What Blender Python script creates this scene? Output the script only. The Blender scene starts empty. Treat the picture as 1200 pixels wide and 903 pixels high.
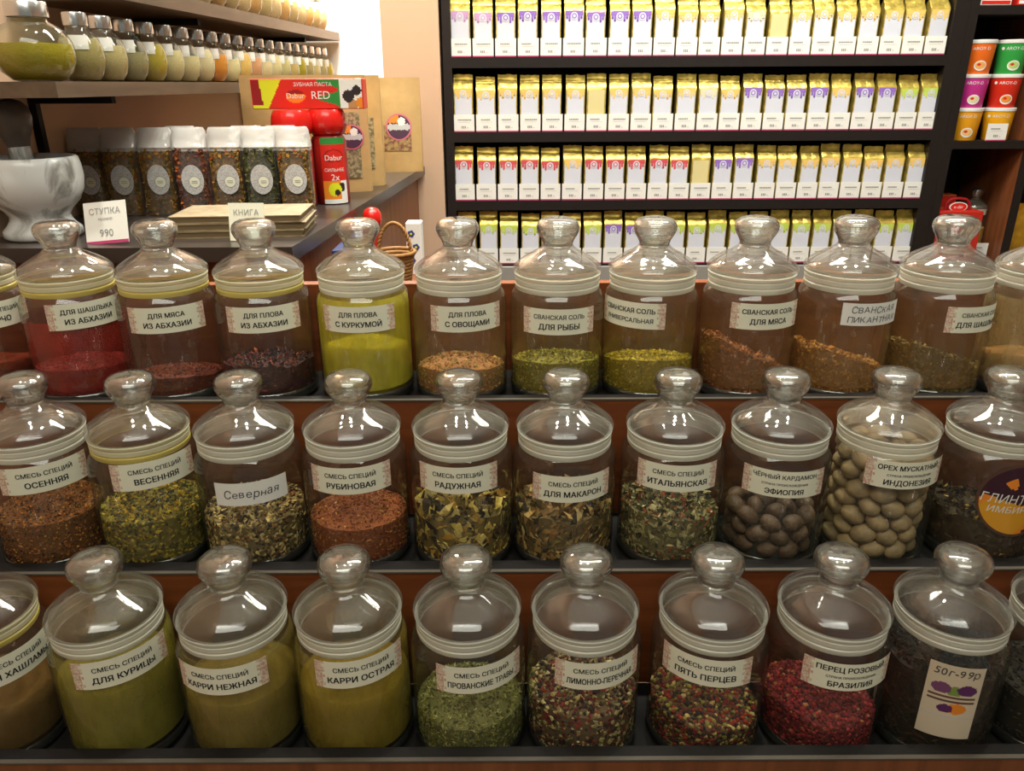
import bpy, math, random
import numpy as np
from mathutils import Matrix, Vector
from mathutils.geometry import delaunay_2d_cdt

# ------------------------------------------------------------------ camera, world, light, exposure
sc = bpy.context.scene
COL = sc.collection
F = 900.0                                   # focal length in pixels of the 1200x903 frame
TH = math.radians(21.44)                    # the camera looks down by this much
CZ = 1.45                                   # camera height above the floor
cam_data = bpy.data.cameras.new('camera'); cam = bpy.data.objects.new('camera', cam_data)
COL.objects.link(cam); sc.camera = cam
cam_data.sensor_width = 36; cam_data.lens = 36*F/1200; cam_data.clip_start = .02
cam.matrix_world = Matrix.Translation((0,0,CZ)) @ Matrix.Rotation(math.pi/2-TH,4,'X') @ Matrix.Rotation(math.radians(-.3),4,'Z')
cam_data.dof.use_dof = False

sc.view_settings.view_transform = 'Standard'; sc.view_settings.look = 'None'
sc.view_settings.gamma = 1; sc.view_settings.use_curve_mapping = False
sc.view_settings.exposure = 0.35
cy = sc.cycles
cy.max_bounces = 14; cy.transparent_max_bounces = 48; cy.transmission_bounces = 12; cy.glossy_bounces = 5
cy.diffuse_bounces = 3; cy.caustics_reflective = False; cy.caustics_refractive = False
cy.sample_clamp_indirect = 4; cy.use_denoising = True

w = bpy.data.worlds.new('room_air'); sc.world = w; w.use_nodes = True
w.node_tree.nodes['Background'].inputs[0].default_value = (1,1,.86,1)
w.node_tree.nodes['Background'].inputs[1].default_value = .15

def area(name, loc, target, sx, sy, power, color=(1,1,.88), spread=180):
    d = bpy.data.lights.new(name,'AREA'); d.shape='RECTANGLE'; d.size=sx; d.size_y=sy; d.energy=power; d.color=color
    d.spread = math.radians(spread)
    o = bpy.data.objects.new(name,d); COL.objects.link(o); o.location = loc
    o.rotation_euler = (Vector(target)-Vector(loc)).to_track_quat('-Z','Y').to_euler(); return o
def spot(name, loc, target, power, angle=70, radius=.03, color=(1,1,.88), blend=.6):
    d = bpy.data.lights.new(name,'SPOT'); d.energy=power; d.color=color; d.spot_size=math.radians(angle); d.spot_blend=blend
    d.shadow_soft_size = radius
    o = bpy.data.objects.new(name,d); COL.objects.link(o); o.location = loc
    o.rotation_euler = (Vector(target)-Vector(loc)).to_track_quat('-Z','Y').to_euler(); return o
area('aisle_ceiling_panel', (.55,1.55,2.85), (.55,2.2,1.2), 1.5,.28, 27)
area('shop_ceiling_panel', (-.1,-.35,2.85), (-.1,.5,1.0), 1.8,.7, 19)
area('added_uplight', (.1,.7,2.30), (.1,.7,2.9), 2.6,1.4, 10)  # added uplight without a real fixture; brightens the ceiling that the lids mirror
spot('cabinet_spot', (.15,1.25,2.75), (.2,2.3,1.45), 26, 75, color=(1,.99,.94))
spot('cabinet_spot', (.95,1.25,2.75), (.95,2.3,1.45), 26, 75, color=(1,.99,.94))
for x_,p_ in ((-.70,40),(-.25,54),(.20,66),(.65,72),(1.10,72)):
    spot('jar_spot', (x_,.95,2.75), (x_*.9,1.15,1.2), p_, 50, blend=1)
spot('shelf_spot', (-.1,1.35,2.7), (-.75,1.6,1.3), 18, 85)
area('alcove_lamp', (-.42,2.30,2.35), (-.55,2.6,1.5), .25,.12, 42)

# ------------------------------------------------------------------ helpers
def lin(c):
    return tuple(((x/255)/12.92 if x/255 <= .04045 else ((x/255+.055)/1.055)**2.4) for x in c)
def at(px, py, Y):
    """the point at depth Y that the photograph shows at (px, py)"""
    z = -Y*math.tan(TH+math.atan((py-451.5)/F)); dc = Y*math.cos(TH)-z*math.sin(TH)
    return (px-600)/F*dc, Y, CZ+z
def LF(off, Y): return off+.0617*Y           # the left-hand fixtures run along this slanted line
LROT = -math.atan(.0617)

def tag(o, label=None, cat=None, group=None, kind=None):
    if label: o['label'] = label
    if cat: o['category'] = cat
    if group: o['group'] = group
    if kind: o['kind'] = kind
    return o
def empty(name, loc, rz=0):
    o = bpy.data.objects.new(name,None); COL.objects.link(o); o.location = loc; o.rotation_euler=(0,0,rz)
    o.empty_display_size = .02; return o
def link(name, me, parent=None, loc=(0,0,0), rz=0):
    o = bpy.data.objects.new(name,me); COL.objects.link(o); o.location = loc; o.rotation_euler=(0,0,rz)
    if parent: o.parent = parent
    return o
def kids(o): return [c for c in COL.objects if c.parent == o]
def copy_tree(o, parent=None):
    c = o.copy(); COL.objects.link(c)
    if parent: c.parent = parent
    for ch in list(o.children): copy_tree(ch, c)
    return c

class MB:
    def __init__(s): s.v=[]; s.f=[]; s.m=[]; s.c=[]
    def add(s, vs, fs, m=0):
        b=len(s.v); s.v += [tuple(p) for p in vs]; s.f += [tuple(b+i for i in f) for f in fs]; s.m += [m]*len(fs); return s
    def box(s, x0,x1,y0,y1,z0,z1, m=0, M=None):
        vs=[(x,y,z) for x in (x0,x1) for y in (y0,y1) for z in (z0,z1)]
        if M is not None: vs=[tuple(M@Vector(p)) for p in vs]
        return s.add(vs,[(0,1,3,2),(4,6,7,5),(0,4,5,1),(2,3,7,6),(0,2,6,4),(1,5,7,3)],m)
    def prism(s, poly, z0, z1, m=0):
        n=len(poly); vs=[(x,y,z0) for x,y in poly]+[(x,y,z1) for x,y in poly]
        return s.add(vs,[tuple(range(n-1,-1,-1)),tuple(range(n,2*n))]+[(i,(i+1)%n,n+(i+1)%n,n+i) for i in range(n)],m)
    def lathe(s, prof, seg=48, m=0, cx=0, cy=0, cz=0):
        vs=[];idx=[]
        for r,z in prof:
            if r<1e-6: idx.append([len(vs)]); vs.append((cx,cy,cz+z))
            else:
                idx.append(list(range(len(vs),len(vs)+seg)))
                vs += [(cx+r*math.cos(2*math.pi*k/seg),cy+r*math.sin(2*math.pi*k/seg),cz+z) for k in range(seg)]
        fs=[]
        for a,b in zip(idx[:-1],idx[1:]):
            for k in range(seg):
                k2=(k+1)%seg
                if len(a)==1 and len(b)==1: continue
                if len(a)==1: fs.append((a[0],b[k2],b[k]))
                elif len(b)==1: fs.append((a[k],a[k2],b[0]))
                else: fs.append((a[k],a[k2],b[k2],b[k]))
        return s.add(vs,fs,m)
    def tube(s, pts, r, seg=8, m=0, closed=False):
        P=[Vector(p) for p in pts]; n=len(P); vs=[]; up=None
        for i in range(n):
            t=(P[(i+1)%n if closed else min(i+1,n-1)]-P[(i-1)%n if closed else max(i-1,0)]).normalized()
            if up is None: up=t.orthogonal().normalized()
            up=(up-t*up.dot(t)).normalized(); bi=t.cross(up); rr=r[i] if isinstance(r,(list,tuple)) else r
            vs += [tuple(P[i]+(up*math.cos(2*math.pi*k/seg)+bi*math.sin(2*math.pi*k/seg))*rr) for k in range(seg)]
        fs=[]
        for i in range(n if closed else n-1):
            j=(i+1)%n
            fs += [(i*seg+k,i*seg+(k+1)%seg,j*seg+(k+1)%seg,j*seg+k) for k in range(seg)]
        if not closed: fs += [tuple(range(seg-1,-1,-1)), tuple((n-1)*seg+k for k in range(seg))]
        return s.add(vs,fs,m)
    def mesh(s, name, mats, smooth=False, angle=None):
        me=bpy.data.meshes.new(name); me.from_pydata(s.v,[],s.f)
        for m in (mats if isinstance(mats,(list,tuple)) else [mats]): me.materials.append(m)
        me.polygons.foreach_set('material_index', s.m)
        me.polygons.foreach_set('use_smooth',[smooth]*len(s.f))
        me.update()
        if smooth and angle: me.set_sharp_from_angle(angle=math.radians(angle))
        return me
    def build(s, name, mats, parent=None, loc=(0,0,0), rz=0, smooth=False, angle=None, bevel=0):
        o=link(name, s.mesh(name,mats,smooth,angle), parent, loc, rz)
        if bevel:
            b=o.modifiers.new('bevel','BEVEL'); b.width=bevel; b.segments=2; b.limit_method='ANGLE'
        return o

# ---- materials
def nodes(name):
    m=bpy.data.materials.new(name); m.use_nodes=True; nt=m.node_tree
    return m, nt, nt.nodes, nt.links
def _spec(m,v): m.node_tree.nodes['Principled BSDF'].inputs['Specular IOR Level'].default_value=v; return m
def plain(name, rgb, rough=.5, metal=0, var=.0, scale=20, coat=0, bump=0, bscale=200):
    m,nt,N,L=nodes(name); p=N['Principled BSDF']; c=lin(rgb)
    p.inputs['Base Color'].default_value=(*c,1); p.inputs['Roughness'].default_value=rough; p.inputs['Metallic'].default_value=metal
    p.inputs['Coat Weight'].default_value=coat
    tc=N.new('ShaderNodeTexCoord')
    if var:
        n=N.new('ShaderNodeTexNoise'); n.inputs['Scale'].default_value=scale; n.inputs['Detail'].default_value=4
        r=N.new('ShaderNodeValToRGB'); r.color_ramp.elements[0].position=.3; r.color_ramp.elements[1].position=.7
        r.color_ramp.elements[0].color=(*[x*(1-var) for x in c],1); r.color_ramp.elements[1].color=(*[min(1,x*(1+var)) for x in c],1)
        L.new(tc.outputs['Object'],n.inputs['Vector']); L.new(n.outputs['Fac'],r.inputs['Fac']); L.new(r.outputs['Color'],p.inputs['Base Color'])
    if bump:
        n=N.new('ShaderNodeTexNoise'); n.inputs['Scale'].default_value=bscale; b=N.new('ShaderNodeBump'); b.inputs['Strength'].default_value=bump
        b.inputs['Distance'].default_value=.002
        L.new(tc.outputs['Object'],n.inputs['Vector']); L.new(n.outputs['Fac'],b.inputs['Height']); L.new(b.outputs['Normal'],p.inputs['Normal'])
    return m
def wood(name, a, b, rough=.4, stretch=(30,30,2)):
    m,nt,N,L=nodes(name); p=N['Principled BSDF']; p.inputs['Roughness'].default_value=rough
    tc=N.new('ShaderNodeTexCoord'); mp=N.new('ShaderNodeMapping'); mp.inputs['Scale'].default_value=stretch
    n=N.new('ShaderNodeTexNoise'); n.inputs['Scale'].default_value=2; n.inputs['Detail'].default_value=6; n.inputs['Distortion'].default_value=.6
    r=N.new('ShaderNodeValToRGB'); r.color_ramp.elements[0].position=.3; r.color_ramp.elements[1].position=.7
    r.color_ramp.elements[0].color=(*lin(a),1); r.color_ramp.elements[1].color=(*lin(b),1)
    L.new(tc.outputs['Object'],mp.inputs['Vector']); L.new(mp.outputs['Vector'],n.inputs['Vector']); L.new(n.outputs['Fac'],r.inputs['Fac']); L.new(r.outputs['Color'],p.inputs['Base Color'])
    return m
def thin_glass(name, tint=(.965,.975,.95), edge=(.60,.66,.55), refl=.07, haze=.014, rough=.02, hazec=(215,215,200)):
    """thin clear wall: mirrors more and tints more at grazing angles, slightly dusty"""
    m,nt,N,L=nodes(name); N.remove(N['Principled BSDF']); out=N['Material Output']
    lw=N.new('ShaderNodeLayerWeight'); lw.inputs['Blend'].default_value=.5
    def math_(op,a,b):
        n=N.new('ShaderNodeMath'); n.operation=op; n.use_clamp=True
        for i,x in enumerate((a,b)):
            if isinstance(x,(int,float)): n.inputs[i].default_value=x
            else: L.new(x,n.inputs[i])
        return n.outputs[0]
    fac=lw.outputs['Facing']
    p4=math_('POWER',fac,4.0); rf=math_('ADD',math_('MULTIPLY',p4,.65),refl); p3=math_('POWER',fac,3.0)
    mc=N.new('ShaderNodeMix'); mc.data_type='RGBA'; L.new(p3,mc.inputs[0]); mc.inputs[6].default_value=(*tint,1); mc.inputs[7].default_value=(*edge,1)
    t=N.new('ShaderNodeBsdfTransparent'); L.new(mc.outputs[2],t.inputs['Color'])
    g=N.new('ShaderNodeBsdfGlossy'); g.inputs['Roughness'].default_value=rough
    d=N.new('ShaderNodeBsdfDiffuse'); d.inputs['Color'].default_value=(*lin(hazec),1)
    a=N.new('ShaderNodeMixShader'); L.new(rf,a.inputs[0]); L.new(t.outputs[0],a.inputs[1]); L.new(g.outputs[0],a.inputs[2])
    b=N.new('ShaderNodeMixShader'); b.inputs[0].default_value=haze; L.new(a.outputs[0],b.inputs[1]); L.new(d.outputs[0],b.inputs[2])
    L.new(b.outputs[0],out.inputs['Surface']); return m
def thick_glass(name, color=(.97,.98,.95), clear=.3, refl=.1, edge=.3, haze=.05):
    m,nt,N,L=nodes(name); N.remove(N['Principled BSDF']); out=N['Material Output']
    g=N.new('ShaderNodeBsdfGlass'); g.inputs['IOR'].default_value=1.48; g.inputs['Roughness'].default_value=.0; g.inputs['Color'].default_value=(*color,1)
    t=N.new('ShaderNodeBsdfTransparent'); a=N.new('ShaderNodeMixShader'); a.inputs[0].default_value=clear
    L.new(g.outputs[0],a.inputs[1]); L.new(t.outputs[0],a.inputs[2])
    gl=N.new('ShaderNodeBsdfGlossy'); gl.inputs['Roughness'].default_value=.03
    lw=N.new('ShaderNodeLayerWeight'); lw.inputs['Blend'].default_value=.35
    ad=N.new('ShaderNodeMath'); ad.operation='MULTIPLY_ADD'; L.new(lw.outputs['Facing'],ad.inputs[0]); ad.inputs[1].default_value=edge; ad.inputs[2].default_value=refl
    b=N.new('ShaderNodeMixShader'); L.new(ad.outputs[0],b.inputs[0]); L.new(a.outputs[0],b.inputs[1]); L.new(gl.outputs[0],b.inputs[2])
    d=N.new('ShaderNodeBsdfDiffuse'); d.inputs['Color'].default_value=(.75,.74,.68,1)
    c=N.new('ShaderNodeMixShader'); c.inputs[0].default_value=haze; L.new(b.outputs[0],c.inputs[1]); L.new(d.outputs[0],c.inputs[2])
    L.new(c.outputs[0],out.inputs['Surface']); return m
def film_mat(name, rgb, dens, z0, z1, scale=60):
    """spice dust clinging to the inside of the glass between two heights"""
    m,nt,N,L=nodes(name); N.remove(N['Principled BSDF']); out=N['Material Output']
    tc=N.new('ShaderNodeTexCoord'); sx=N.new('ShaderNodeSeparateXYZ'); L.new(tc.outputs['Object'],sx.inputs[0])
    mr=N.new('ShaderNodeMapRange'); mr.inputs[1].default_value=z1; mr.inputs[2].default_value=z0; mr.inputs[3].default_value=.15 if dens<.6 else .7; mr.inputs[4].default_value=1.0
    L.new(sx.outputs['Z'],mr.inputs[0])
    mp=N.new('ShaderNodeMapping'); mp.inputs['Scale'].default_value=(1,1,.35); L.new(tc.outputs['Object'],mp.inputs['Vector'])
    n=N.new('ShaderNodeTexNoise'); n.inputs['Scale'].default_value=scale; n.inputs['Detail'].default_value=6; L.new(mp.outputs['Vector'],n.inputs['Vector'])
    r=N.new('ShaderNodeMapRange'); r.inputs[1].default_value=.3; r.inputs[2].default_value=.7; r.inputs[3].default_value=.55; r.inputs[4].default_value=1.2; L.new(n.outputs['Fac'],r.inputs[0])
    a=N.new('ShaderNodeMath'); a.operation='MULTIPLY'; L.new(mr.outputs[0],a.inputs[0]); L.new(r.outputs[0],a.inputs[1])
    b=N.new('ShaderNodeMath'); b.operation='MULTIPLY'; b.use_clamp=True; L.new(a.outputs[0],b.inputs[0]); b.inputs[1].default_value=dens
    d=N.new('ShaderNodeBsdfDiffuse'); d.inputs['Color'].default_value=(*lin(rgb),1); t=N.new('ShaderNodeBsdfTransparent')
    mx=N.new('ShaderNodeMixShader'); L.new(b.outputs[0],mx.inputs[0]); L.new(t.outputs[0],mx.inputs[1]); L.new(d.outputs[0],mx.inputs[2])
    L.new(mx.outputs[0],out.inputs['Surface']); return m
def speckle(name, base, spots, scale, thr=.5, rough=.6, width=.06):
    m,nt,N,L=nodes(name); p=N['Principled BSDF']; p.inputs['Roughness'].default_value=rough
    tc=N.new('ShaderNodeTexCoord'); n=N.new('ShaderNodeTexNoise'); n.inputs['Scale'].default_value=scale; n.inputs['Detail'].default_value=3
    r=N.new('ShaderNodeValToRGB'); r.color_ramp.elements[0].position=thr-width; r.color_ramp.elements[1].position=thr+width
    r.color_ramp.elements[0].color=(*lin(base),1); r.color_ramp.elements[1].color=(*lin(spots),1)
    L.new(tc.outputs['Object'],n.inputs['Vector']); L.new(n.outputs['Fac'],r.inputs['Fac']); L.new(r.outputs['Color'],p.inputs['Base Color']); return m
def vcol_mat(name, rough=.75, spec=.3, grain=0, gscale=900):
    m,nt,N,L=nodes(name); p=N['Principled BSDF']; p.inputs['Roughness'].default_value=rough; p.inputs['Specular IOR Level'].default_value=spec
    a=N.new('ShaderNodeAttribute'); a.attribute_name='Col'; 
    if grain:
        tc=N.new('ShaderNodeTexCoord'); n=N.new('ShaderNodeTexNoise'); n.inputs['Scale'].default_value=gscale; n.inputs['Detail'].default_value=5
        mr=N.new('ShaderNodeMapRange'); mr.inputs[1].default_value=.3; mr.inputs[2].default_value=.7; mr.inputs[3].default_value=1-grain; mr.inputs[4].default_value=1+grain*.7
        mu=N.new('ShaderNodeMix'); mu.data_type='RGBA'; mu.blend_type='MULTIPLY'; mu.inputs[0].default_value=1
        L.new(tc.outputs['Object'],n.inputs['Vector']); L.new(n.outputs['Fac'],mr.inputs[0]); L.new(a.outputs['Color'],mu.inputs[6]); L.new(mr.outputs[0],mu.inputs[7]); L.new(mu.outputs[2],p.inputs['Base Color'])
        b=N.new('ShaderNodeBump'); b.inputs['Strength'].default_value=.6; b.inputs['Distance'].default_value=.0015; L.new(n.outputs['Fac'],b.inputs['Height']); L.new(b.outputs['Normal'],p.inputs['Normal'])
    else: L.new(a.outputs['Color'],p.inputs['Base Color'])
    return m

MAT = dict(
 wall=plain('wall_paint',(206,172,144),.8,var=.04,scale=3),
 wall_white=plain('white_wall_paint',(240,236,230),.8),
 ceiling=plain('ceiling_paint',(242,240,232),.9),
 floor=plain('floor_tile',(120,105,92),.5,var=.1,scale=5),
 dark=plain('dark_laminate',(24,21,20),.55,var=.12,scale=30),
 black=plain('black_laminate',(33,27,25),.5,var=.1,scale=40),
 mahog=wood('mahogany_board',(108,54,26),(136,74,38),.45,(2,30,30)),
 oak=wood('brown_wood_panel',(112,62,34),(142,84,48),.45,(30,30,1.5)),
 trim=plain('pale_edge_trim',(84,77,68),.35),
 grey=plain('grey_laminate',(150,146,140),.5),
 counter=plain('grey_brown_counter_laminate',(56,48,44),.28,var=.08,scale=25),
 shelfw=wood('taupe_shelf_board',(80,63,47),(102,82,63),.5,(20,2,20)),
 glass=thin_glass('jar_glass'),
 lidglass=thick_glass('lid_glass',(.985,.99,.975),.74,.05,.28,.016),
 knobglass=thick_glass('knob_glass',(.98,.985,.97),.15,.09,.24,.02),
 seal=None,
 paper=plain('cream_label_paper',(238,236,214),.6),
 white=plain('white_paper',(238,236,230),.6),
 orn=speckle('pink_ornament_print',(206,158,142),(226,214,190),420,.5),
 ink=plain('black_ink',(20,18,18),.8),
 inkgrey=plain('grey_ink',(150,148,146),.6),
 packwhite=plain('packet_white_print',(216,218,230),.5),
 inksoft=plain('pale_grey_ink',(196,196,194),.6),
 inkblue=plain('pen_ink',(58,60,66),.6),
 magenta=plain('magenta_print',(186,62,110),.5),
 gold=plain('gold_foil',(216,190,92),.34,.6,var=.3,scale=60,bump=.6,bscale=90),
 cream=plain('cream_packet_print',(222,208,150),.5),
 spice=vcol_mat('spice_pieces'),
 powder=vcol_mat('spice_powder',.9,.1,.18,700),
 marble=None, silver=plain('silver_metal',(205,205,205),.22,.95),
 red=plain('red_plastic',(206,28,22),.22,coat=.3), redprint=plain('red_print',(214,40,28),.4),
 darkred=plain('dark_red_print',(150,22,26),.4), green=plain('green_print',(48,140,60),.4), yellow=plain('yellow_print',(222,226,40),.4),
 orange=plain('orange_print',(238,140,40),.4), skin=plain('tan_print',(196,140,90),.5), hair=plain('dark_print',(40,30,34),.5),
 kraft=plain('kraft_paper',(196,160,104),.6,var=.07,scale=30,bump=.3,bscale=40),
 clear=thin_glass('clear_plastic_film',(.96,.96,.96),(.6,.6,.6),.08,.05,.08,(235,232,228)),
 cleartop=thin_glass('frosted_plastic_film',(.9,.9,.9),(.7,.7,.7),.08,.5,.15,(225,220,216)),
 label_grey=speckle('grey_lace_print',(206,202,200),(168,164,164),500,.55),
 book=speckle('kraft_book_cover',(146,128,98),(112,90,62),60,.58,.6,.2), pages=plain('book_pages',(120,102,74),.7),
 wicker=plain('wicker',(150,104,50),.6,var=.3,scale=120), navy=plain('navy_card',(34,44,92),.4),
 tubwhite=plain('white_tub_lid',(236,234,230),.35), goldbag=plain('gold_foil_bag',(206,150,40),.3,.6,var=.2,scale=50,bump=.5,bscale=60),
)
def seal_mat(name, rgb):
    m,nt,N,L=nodes(name); p=N['Principled BSDF']; p.inputs['Base Color'].default_value=(*lin(rgb),1); p.inputs['Roughness'].default_value=.3
    out=N['Material Output']; t=N.new('ShaderNodeBsdfTranslucent'); t.inputs['Color'].default_value=(*lin(rgb),1)
    tr=N.new('ShaderNodeBsdfTransparent')
    a=N.new('ShaderNodeMixShader'); a.inputs[0].default_value=.3; L.new(p.outputs[0],a.inputs[1]); L.new(t.outputs[0],a.inputs[2])
    b=N.new('ShaderNodeMixShader'); b.inputs[0].default_value=.10; L.new(a.outputs[0],b.inputs[1]); L.new(tr.outputs[0],b.inputs[2])
    L.new(b.outputs[0],out.inputs['Surface']); return m
SEAL={'w':seal_mat('white_seal_plastic',(244,242,226)),'y':seal_mat('yellowed_seal_plastic',(232,214,120)),'p':seal_mat('pale_seal_plastic',(242,236,200))}
def marble():
    m,nt,N,L=nodes('grey_marble'); p=N['Principled BSDF']; p.inputs['Roughness'].default_value=.22
    tc=N.new('ShaderNodeTexCoord'); n=N.new('ShaderNodeTexNoise'); n.inputs['Scale'].default_value=14; n.inputs['Detail'].default_value=8; n.inputs['Distortion'].default_value=2.2
    mp=N.new('ShaderNodeMapping'); mp.inputs['Scale'].default_value=(1,1,.45); mp.inputs['Rotation'].default_value=(.4,.2,0)
    r=N.new('ShaderNodeValToRGB'); e=r.color_ramp.elements; e[0].position=.36; e[0].color=(*lin((140,140,136)),1); e[1].position=.52; e[1].color=(*lin((222,226,228)),1)
    L.new(tc.outputs['Object'],mp.inputs['Vector']); L.new(mp.outputs['Vector'],n.inputs['Vector']); L.new(n.outputs['Fac'],r.inputs['Fac']); L.new(r.outputs['Color'],p.inputs['Base Color']); return m
_spec(MAT['dark'],.2); _spec(MAT['black'],.25); _spec(MAT['mahog'],.3)
MAT['marble']=marble(); MAT['stonedark']=plain('dark_grey_stone',(92,84,80),.35,var=.2,scale=30)

# ---- lettering
_tm={}
def text_mb(s, size, bold=.012, jitter=0, seed=0):
    """2-D glyph triangles centred on the origin; jitter shakes each letter like handwriting"""
    def one(t):
        k=(t,bold)
        if k in _tm: return _tm[k]
        cu=bpy.data.curves.new('t','FONT'); cu.body=t; cu.size=1; cu.offset=bold; cu.resolution_u=3; cu.fill_mode='NONE'
        ob=bpy.data.objects.new('t',cu); COL.objects.link(ob)
        dg=bpy.context.evaluated_depsgraph_get(); me=bpy.data.meshes.new_from_object(ob.evaluated_get(dg))
        P=[(v.co.x,v.co.y) for v in me.vertices]; E=[tuple(e.vertices) for e in me.edges]
        COL.objects.unlink(ob); bpy.data.objects.remove(ob); bpy.data.curves.remove(cu); bpy.data.meshes.remove(me)
        # contours are runs of consecutive points; fill them by winding number, since letters may overlap themselves
        D=[(min(e),max(e)) if max(e)-min(e)==1 else (max(e),min(e)) for e in E]
        vs,es,fs,_,_,_=delaunay_2d_cdt([Vector(p) for p in P],E,[],0,1e-6)
        A=np.array([P[a] for a,b in D]); B=np.array([P[b] for a,b in D]); keep=[]
        for f in fs:
            cx=sum(vs[q].x for q in f)/len(f); cy_=sum(vs[q].y for q in f)/len(f)
            up=(A[:,1]<=cy_)&(B[:,1]>cy_); dn=(A[:,1]>cy_)&(B[:,1]<=cy_)
            side=(B[:,0]-A[:,0])*(cy_-A[:,1])-(cx-A[:,0])*(B[:,1]-A[:,1])
            if int((up&(side>0)).sum()-(dn&(side<0)).sum())!=0: keep.append(tuple(f))
        _tm[k]=([(v.x,v.y) for v in vs],keep); return _tm[k]
    V=[];Fc=[]
    if not jitter:
        V,Fc=[list(x) for x in one(s)]
    else:
        rnd=random.Random(seed); x=0
        for ch in s:
            if ch==' ': x+=.4; continue
            vs,fs=one(ch); mx=max(a for a,_ in vs); mn=min(a for a,_ in vs)
            an=rnd.uniform(-.12,.12)*jitter; sy=1+rnd.uniform(-.12,.12)*jitter; dy=rnd.uniform(-.05,.05)*jitter; b=len(V)
            for a,c in vs:
                a-=mn; a2=a*math.cos(an)-c*math.sin(an)+.1*c; c2=a*math.sin(an)+c*math.cos(an)
                V.append((x+a2,c2*sy+dy))
            Fc += [tuple(b+i for i in f) for f in fs]; x += mx-mn+.13
    if bold>.03:                                     # heavier strokes
        n=len(V); d_=.55*bold; V=[(a+d_*p,c+d_*q) for p,q in ((-1,-.5),(1,-.5),(-1,.5),(1,.5)) for a,c in V]; Fc=[tuple(k*n+i for i in f) for k in range(4) for f in Fc]
    if not V: return [],[]
    x0=min(a for a,_ in V); x1=max(a for a,_ in V)
    return [((a-(x0+x1)/2)*size,(b-.34)*size) for a,b in V],Fc
def bend(vs, R): return [(R*math.sin(u/R),-R*math.cos(u/R),v) for u,v in vs]
def flat(vs, y=0): return [(u,y,v) for u,v in vs]
def grid2(w,h,nx,ny,fn=None,mask=None):
    """flat print: grid of small faces, each given the material index fn(u,v) tells"""
    vs=[(-w/2+w*i/nx,-h/2+h*j/ny) for j in range(ny+1) for i in range(nx+1)]; fs=[];ms=[]
    for j in range(ny):
        for i in range(nx):
            u=-w/2+w*(i+.5)/nx; v=-h/2+h*(j+.5)/ny
            if mask and not mask(u,v): continue
            fs.append((j*(nx+1)+i,j*(nx+1)+i+1,(j+1)*(nx+1)+i+1,(j+1)*(nx+1)+i)); ms.append(fn(u,v) if fn else 0)
    return vs,fs,ms
def disc2(r, nr=8, na=40, sy=1):
    vs=[(0,0)]; fs=[]
    for k in range(1,nr+1): vs += [(r*k/nr*math.cos(2*math.pi*a/na),sy*r*k/nr*math.sin(2*math.pi*a/na)) for a in range(na)]
    for a in range(na): fs.append((0,1+a,1+(a+1)%na))
    for k in range(1,nr):
        for a in range(na):
            p=1+(k-1)*na; q=1+k*na; fs.append((p+a,q+a,q+(a+1)%na,p+(a+1)%na))
    return vs,fs
def addm(mb, vs3, fs, ms):
    b=len(mb.v); mb.v += [tuple(p) for p in vs3]; mb.f += [tuple(b+i for i in f) for f in fs]; mb.m += list(ms)
def cent(vs,f): return (sum(vs[i][0] for i in f)/len(f), sum(vs[i][1] for i in f)/len(f))
def shift(vs,du,dv): return [(u+du,v+dv) for u,v in vs]

# ------------------------------------------------------------------ room shell
def struct(o): o['kind']='structure'; return o
struct(MB().box(-1.6,3.2,-1.5,2.7,-.05,0).build('floor',MAT['floor']))
struct(MB().box(-1.6,3.2,-1.5,2.7,2.95,3.0).build('ceiling',MAT['ceiling']))
struct(MB().box(-1.6,3.2,2.63,2.70,0,2.95).build('wall_back',MAT['wall_white']))
struct(MB().prism([(LF(-.94,-1.5),-1.5),(LF(-.88,-1.5),-1.5),(LF(-.88,2.63),2.63),(LF(-.94,2.63),2.63)],0,2.95).build('wall_left',MAT['wall']))
struct(MB().box(3.1,3.2,-1.5,2.63,0,2.95).build('wall_right',MAT['wall']))
struct(MB().box(-.352,-.194,2.30,2.63,0,2.95).build('trim_1',MAT['wall']))          # wall pier beside the cabinet

# ------------------------------------------------------------------ stepped display stand for the jars
RY=(.94,.79,.643); RZ=(CZ-.374,CZ-.517,CZ-.652); RE=(.865,.709,.566); RT=(CZ-.358,CZ-.497,CZ-.616)
stand=empty('display_stand',(0,.75,0))
tag(stand,'stepped dark stand with mahogany risers carrying three rows of spice jars','display stand')
SX0,SX1=-1.02,1.05
backs=(1.012,.8645,.7085)
for i in range(3):
    e=RE[i]; z=RZ[i]
    MB().box(SX0,SX1,e+.0125-.75,backs[i]-.75,z-.005,z).build('shelf_board',MAT['dark'],stand)
    MB().box(SX0,SX1,e-.0012-.75,e+.0036-.75,RT[i]-.0016,RT[i]+.0004).build('edge_trim',MAT['trim'],stand)
    MB().box(SX0,SX1,e+.004-.75,RY[i]-.0605-.75,z+.0002 if i<2 else z+.0002,RT[i]).build('front_rail',MAT['dark'],stand)
MB().box(SX0,SX1,1.0122-.75,1.03-.75,RZ[0]-.005,CZ-.250).build('back_board',MAT['mahog'],stand)
MB().box(SX0,SX1,RE[0]-.75,RE[0]+.0035-.75,RZ[1],RT[0]-.0018).build('riser',MAT['mahog'],stand)
MB().box(SX0,SX1,RE[1]-.75,RE[1]+.0035-.75,RZ[2],RT[1]-.0018).build('riser',MAT['mahog'],stand)
MB().box(SX0,SX1,RE[2]-.75,RE[2]+.0035-.75,0,RT[2]-.0018).build('front_panel',MAT['oak'],stand)

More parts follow.
